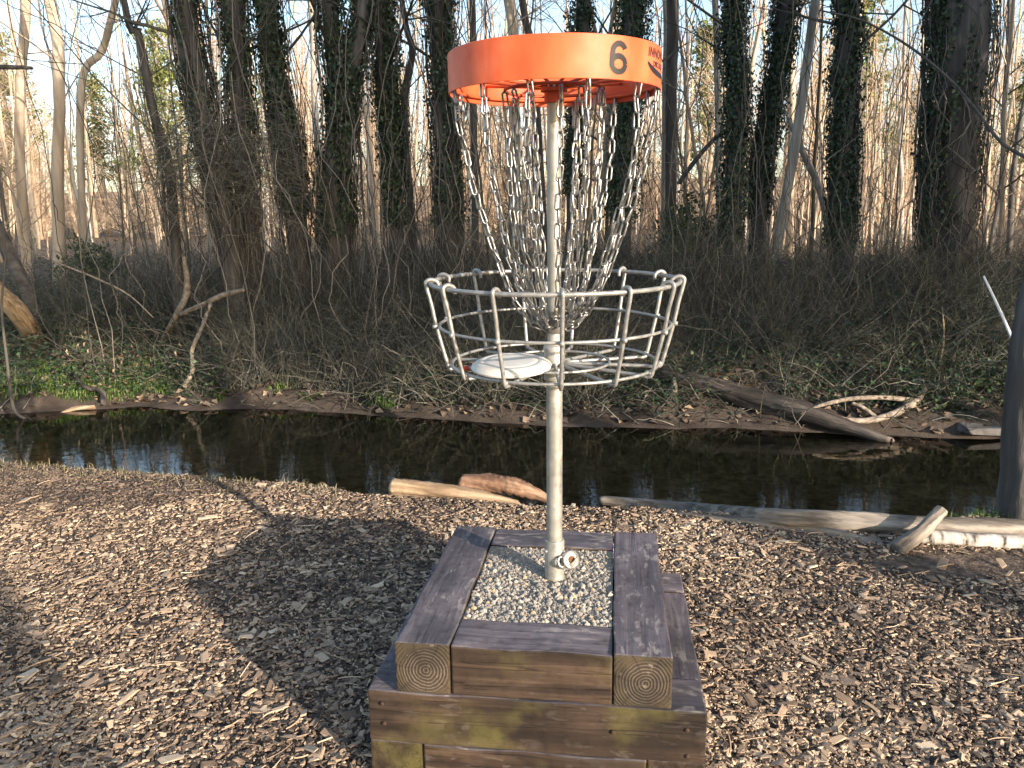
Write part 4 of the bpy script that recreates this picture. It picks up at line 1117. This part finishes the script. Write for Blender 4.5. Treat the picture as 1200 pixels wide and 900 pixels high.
# lettering wrapped on the band
def wrap_text(s, name, ang, zc, h, mat, shear=0, bold=0.0, xs=1.0, space=1.0, align='CENTER', rise=0.0):
    cu = bpy.data.curves.new(name, 'FONT'); cu.body = s; cu.size = 1; cu.align_x = align; cu.align_y = 'CENTER'; cu.shear = shear; cu.offset = bold; cu.space_character = space; cu.resolution_u = 6
    tmp = bpy.data.objects.new('tmp', cu); COL.objects.link(tmp)
    bpy.context.view_layer.update()
    me = bpy.data.meshes.new_from_object(tmp.evaluated_get(bpy.context.evaluated_depsgraph_get()))
    bpy.data.objects.remove(tmp)
    bm = bmesh.new(); bm.from_mesh(me); bmesh.ops.triangulate(bm, faces=bm.faces[:])
    for _ in range(3):
        ee = [e for e in bm.edges if abs(e.verts[0].co.x - e.verts[1].co.x) > .12]
        if ee: bmesh.ops.subdivide_edges(bm, edges=ee, cuts=1); bmesh.ops.triangulate(bm, faces=bm.faces[:])
    ysz = [v.co.y for v in bm.verts]; y0, y1 = min(ysz), max(ysz); k = h / (y1 - y0)
    for v in bm.verts:
        X_, Y_ = v.co.x * k * xs, (v.co.y - (y0 + y1) / 2) * k
        a = ang + X_ / RB
        v.co = Vector(((RB + .0006) * math.sin(a), -(RB + .0006) * math.cos(a), zc + Y_ + rise * X_))
    bm.to_mesh(me); bm.free()
    me.materials.clear(); me.materials.append(mat)
    o = bpy.data.objects.new(name, me); COL.objects.link(o); o.parent = band
    return o
def wrap_stroke(g, pts, hw, ang, zc, lift):
    """a painted stroke of half width hw along pts (x right, y up, metres) on the band"""
    P = np.array(pts, float); T = np.gradient(P, axis=0); T /= np.linalg.norm(T, axis=1, keepdims=True)
    Nn = np.stack([-T[:, 1], T[:, 0]], 1) * hw
    Q = np.concatenate([P + Nn, P - Nn]); n_ = len(P)
    a_ = ang + Q[:, 0] / RB
    i_ = np.arange(n_ - 1)
    g.add(np.stack([(RB + lift) * np.sin(a_), -(RB + lift) * np.cos(a_), zc + Q[:, 1]], 1), np.stack([i_ + n_, i_ + n_ + 1, i_ + 1, i_], 1))
g = Geo()
th = np.linspace(0, 2 * np.pi, 40)
wrap_stroke(g, np.stack([.0185 * np.cos(th), -.0130 + .0165 * np.sin(th)], 1), .0064, R(29.5), 1.3925, .0006)
th = np.linspace(R(22), R(180), 26)
up_ = np.stack([.0015 + .0175 * np.cos(th), .0120 + .0175 * np.sin(th)], 1)
dn_ = np.stack([np.linspace(-.0165, -.0183, 8)[1:], np.linspace(.0120, -.0120, 8)[1:]], 1)
wrap_stroke(g, np.concatenate([up_, dn_]), .0064, R(29.5), 1.3925, .0009)
g.build('number', m_ink, band)
wrap_text('INNOVA', 'logo_lettering', R(51), 1.4175, .0215, m_ink_brown, shear=.22, bold=.03, xs=.95, space=1.05, align='LEFT')
wrap_text('DISC GOLF', 'logo_lettering', R(57), 1.3935, .0125, m_ink_brown, bold=.035, align='LEFT', space=1.0)
g = Geo(); K = 40
da = np.array([51, 53, 56, 60, 66, 75, 85, 100, 115, 125.]); ad = np.linspace(51, 125, K); a = R(1) * ad; mid = np.interp(ad, da, [1.393, 1.387, 1.381, 1.3768, 1.3738, 1.372, 1.372, 1.374, 1.380, 1.386]); th = np.interp(ad, da, [.003, .0055, .007, .007, .0066, .006, .0055, .005, .003, .001])
V = np.concatenate([np.stack([(RB + .0006) * np.sin(a), -(RB + .0006) * np.cos(a), mid + th], 1), np.stack([(RB + .0006) * np.sin(a), -(RB + .0006) * np.cos(a), mid - th], 1)])
i = np.arange(K - 1); g.add(V, np.stack([i + K, i + K + 1, i + 1, i], 1)); g.build('logo_swoosh', m_ink, band)

# chains
def link_geo(g, C, T, B, L=.0445, Wd=.0185, r=.0028):
    """links at centres C, long axis T, flat side axis B"""
    n = 16; a = np.arange(n) * 2 * np.pi / n
    hs = (L - Wd) / 2
    rr = Wd / 2 - r
    lx = rr * np.sin(a); lz = rr * np.cos(a) + np.where(np.cos(a) >= -1e-9, hs, -hs)
    P = C[:, None] + B[:, None] * lx[None, :, None] + T[:, None] * lz[None, :, None]
    # closed tube
    S = 6
    N, K = P.shape[:2]
    Tn = nrm(np.roll(P, -1, 1) - np.roll(P, 1, 1))
    Nn = np.cross(T, B)[:, None] * np.ones((1, K, 1))
    U = np.cross(Tn, Nn)
    th = np.arange(S) * 2 * np.pi / S
    V = P[:, :, None] + r * (U[:, :, None] * np.cos(th)[None, None, :, None] + Nn[:, :, None] * np.sin(th)[None, None, :, None])
    idx = np.arange(N * K * S).reshape(N, K, S); b_ = np.roll(idx, -1, 1)
    g.add(V.reshape(-1, 3), np.stack([idx, np.roll(idx, -1, 2), np.roll(b_, -1, 2), b_], -1).reshape(-1, 4))
def chain(prof, ang, seed, twist=0.0):
    rng = np.random.default_rng(seed)
    prof = np.array(prof, float)
    P = spline(prof, 200)
    s = np.concatenate([[0], np.cumsum(np.linalg.norm(np.diff(P, axis=0), axis=1))])
    pitch = .0355
    m = int(s[-1] / pitch)
    u = (np.arange(m) + .5) * s[-1] / m
    r_ = np.interp(u, s, P[:, 0]); z_ = np.interp(u, s, P[:, 1])
    e = np.interp(u + .004, s, P[:, 0]) - np.interp(u - .004, s, P[:, 0]); f = np.interp(u + .004, s, P[:, 1]) - np.interp(u - .004, s, P[:, 1])
    al = ang + np.cumsum(rng.normal(size=m)) * .006 + twist * np.linspace(0, 1, m)
    d = np.stack([np.cos(al), np.sin(al), 0 * al], 1); q = np.stack([-np.sin(al), np.cos(al), 0 * al], 1)
    C = d * r_[:, None] + np.array([0, 0, 1]) * z_[:, None] + rng.normal(size=(m, 3)) * .0012
    T = nrm(d * e[:, None] + np.array([0, 0, 1]) * f[:, None] + rng.normal(size=(m, 3)) * .0006)
    N1 = np.cross(T, q)
    ph = (np.arange(m) % 2) * np.pi / 2 + math.pi / 4 * rng.choice([0.3, 1, 1.7]) + np.cumsum(rng.normal(size=m)) * .12
    B = nrm(q * np.cos(ph)[:, None] + N1 * np.sin(ph)[:, None]); B = nrm(B - T * (B * T).sum(1, keepdims=True))
    g = Geo(); link_geo(g, C, T, B)
    g.build('chain', m_chain, bk)
OUT = [(.257, 1.355), (.252, 1.31), (.238, 1.21), (.212, 1.10), (.176, .985), (.137, .88), (.095, .80), (.055, .762), (.031, .757)]
INN = [(.125, 1.35), (.121, 1.27), (.114, 1.12), (.102, .98), (.084, .87), (.060, .79), (.040, .765), (.030, .758)]
rg = np.random.default_rng(8)
for k in range(12):
    a = R(k * 30 + 12 + 3)
    o1 = np.array(OUT); j = 1 + rg.normal() * .025; o1[2:8, 0] *= j; o1[6:, 1] += rg.normal() * .008
    chain(o1, a + rg.normal() * .03, 400 + k, rg.normal() * .08)
    i1 = np.array(INN); j = 1 + rg.normal() * .05; i1[1:7, 0] *= j; i1[5:, 1] += rg.normal() * .008
    chain(i1, a + R(15) + rg.normal() * .05, 500 + k, rg.normal() * .12)

# cage
RR, RZ = .33, .876
g = Geo(); ring(g, RR, RZ, .0058, 10, 120); g.build('rim', m_galv_rod, bk)
g = Geo(); ring(g, .310, .762, .0042, 8, 110); g.build('middle_ring', m_galv_rod, bk)
g = Geo(); ring(g, .2795, .656, .0042, 8, 110); g.build('bottom_ring', m_galv_rod, bk)
g = Geo(); ring(g, .150, .656, .0038, 8, 80); g.build('inner_floor_ring', m_galv_rod, bk)
ribs = []
for k in range(13):
    a = R(-90 + k * 360 / 13)
    d = np.array([math.cos(a), math.sin(a), 0])
    q = [(RR - .020, RZ - .012), (RR - .020, RZ + .001), (RR - .0115, RZ + .0085), (RR, RZ + .0108), (RR + .009, RZ + .007), (RR + .0115, RZ - .004),
         (.329, .82), (.318, .762), (.296, .675), (.2885, .650), (.280, .6445), (.270, .645), (.18, .6475), (.10, .6495), (.029, .651)]
    P = np.array([d * r_ + [0, 0, z_] for r_, z_ in q])
    g = Geo(); tube(g, P, .0052, 8, 60); o = g.build('rib', m_galv_rod, bk); ribs.append((o, d))
    g = Geo(); V = IV * .0082 + d * .3222 + np.array([0, 0, .762]); g.add(V, IF); V = IV * .0080 + d * .2845 + np.array([0, 0, .654]); g.add(V, IF); g.build('weld_bead', m_galv_rod, o)
def tape(k, r0, r1, mat, lab):
    o, d = ribs[k]; z0 = np.interp(r0, [.029, .27], [.651, .645])
    g = Geo(); tubes(g, np.array([d * r0 + [0, 0, z0], d * r1 + [0, 0, z0 - .0002]])[None], .0068, 10); t_ = g.build('tape', mat, o); t_['label'] = lab
tape(10, .235, .255, m_red, 'red tape on floor spoke')
tape(9, .195, .215, m_blue, 'blue tape on floor spoke')

# disc lying in the cage
disc = thing('flying_disc', 'cream white flying disc lying on the basket floor', 'flying disc', (0, 0, 0))
dl = Vector((-.118, -.082, .662))
mwb = bk.matrix_basis
disc.location = mwb @ dl
disc.rotation_euler = (R(4.5), R(-2.5), .3)
prof = [(0, .0140), (.055, .0145), (.0705, .0146), (.0715, .0138), (.0725, .0145), (.085, .0135), (.0945, .0109), (.0950, .0102), (.0957, .0104), (.1035, .005), (.1065, 0), (.1055, -.004), (.1010, -.0065), (.0965, -.006), (.0945, .0), (.090, .007), (.07, .0105), (0, .0115)]
lathe('plate', prof, m_disc, disc, 72)
g = Geo(); u = np.linspace(0, 1, 14)
sp_ = np.stack([.098 - .02 * u, -.02 + .0 * u, 0 * u], 1)

# round padlock on the base sleeve tab
pc = at(668, 656, 2.085)
pl = thing('padlock', 'round steel padlock with rusty middle clipped to the tab at the pole foot', 'padlock', pc)
pl.rotation_euler = (R(68), 0, R(28))
lathe('body', [(0, -.010), (.013, -.0105), (.022, -.0105), (.0265, -.0075), (.028, 0), (.0265, .0075), (.022, .0105), (.013, .0105), (.0125, .0085), (0, .0085)], m_lock, pl, 40)
lathe('keyway', [(0, .0088), (.011, .0090), (.0115, .0095), (.0105, .0102), (0, .0100)], m_rust, pl, 20)
g = Geo(); th = np.linspace(0, math.pi, 14)
P = np.stack([-.030 - .010 * np.sin(th), .014 * np.cos(th), 0 * th], 1); P = np.concatenate([[[-.018, .014, 0]], P, [[-.018, -.014, 0]]])
tube(g, P, .0040, 8); g.build('shackle', m_lock, pl)
# bent tab welded to the sleeve: a flat strap with thickness
p0 = at(652, 661, 2.085); p1 = at(660, 664, 2.072); p2 = at(669, 663, 2.068); p3 = at(676, 655, 2.075)
g = Geo(); P = spline([p0, p1, p2, p3], 14)
T = nrm(np.gradient(P, axis=0)); U = np.tile([0, 0, 1.0], (14, 1)); Wv = nrm(np.cross(T, U))
h_ = np.linspace(.010, .007, 14)[:, None]
V = np.stack([P + U * h_ + Wv * .002, P - U * h_ + Wv * .002, P - U * h_ - Wv * .002, P + U * h_ - Wv * .002], 1).reshape(-1, 3)
i_ = np.arange(14 * 4).reshape(14, 4)
inv = np.array(bk.matrix_basis.inverted())
V = V @ inv[:3, :3].T + inv[:3, 3]
g.add(V, [np.stack([i_[:-1], np.roll(i_[:-1], -1, 1), np.roll(i_[1:], -1, 1), i_[1:]], -1).reshape(-1, 4), i_[:1, ::-1], i_[-1:]])
g.build('lock_tab', m_galv, pole, smooth=False)
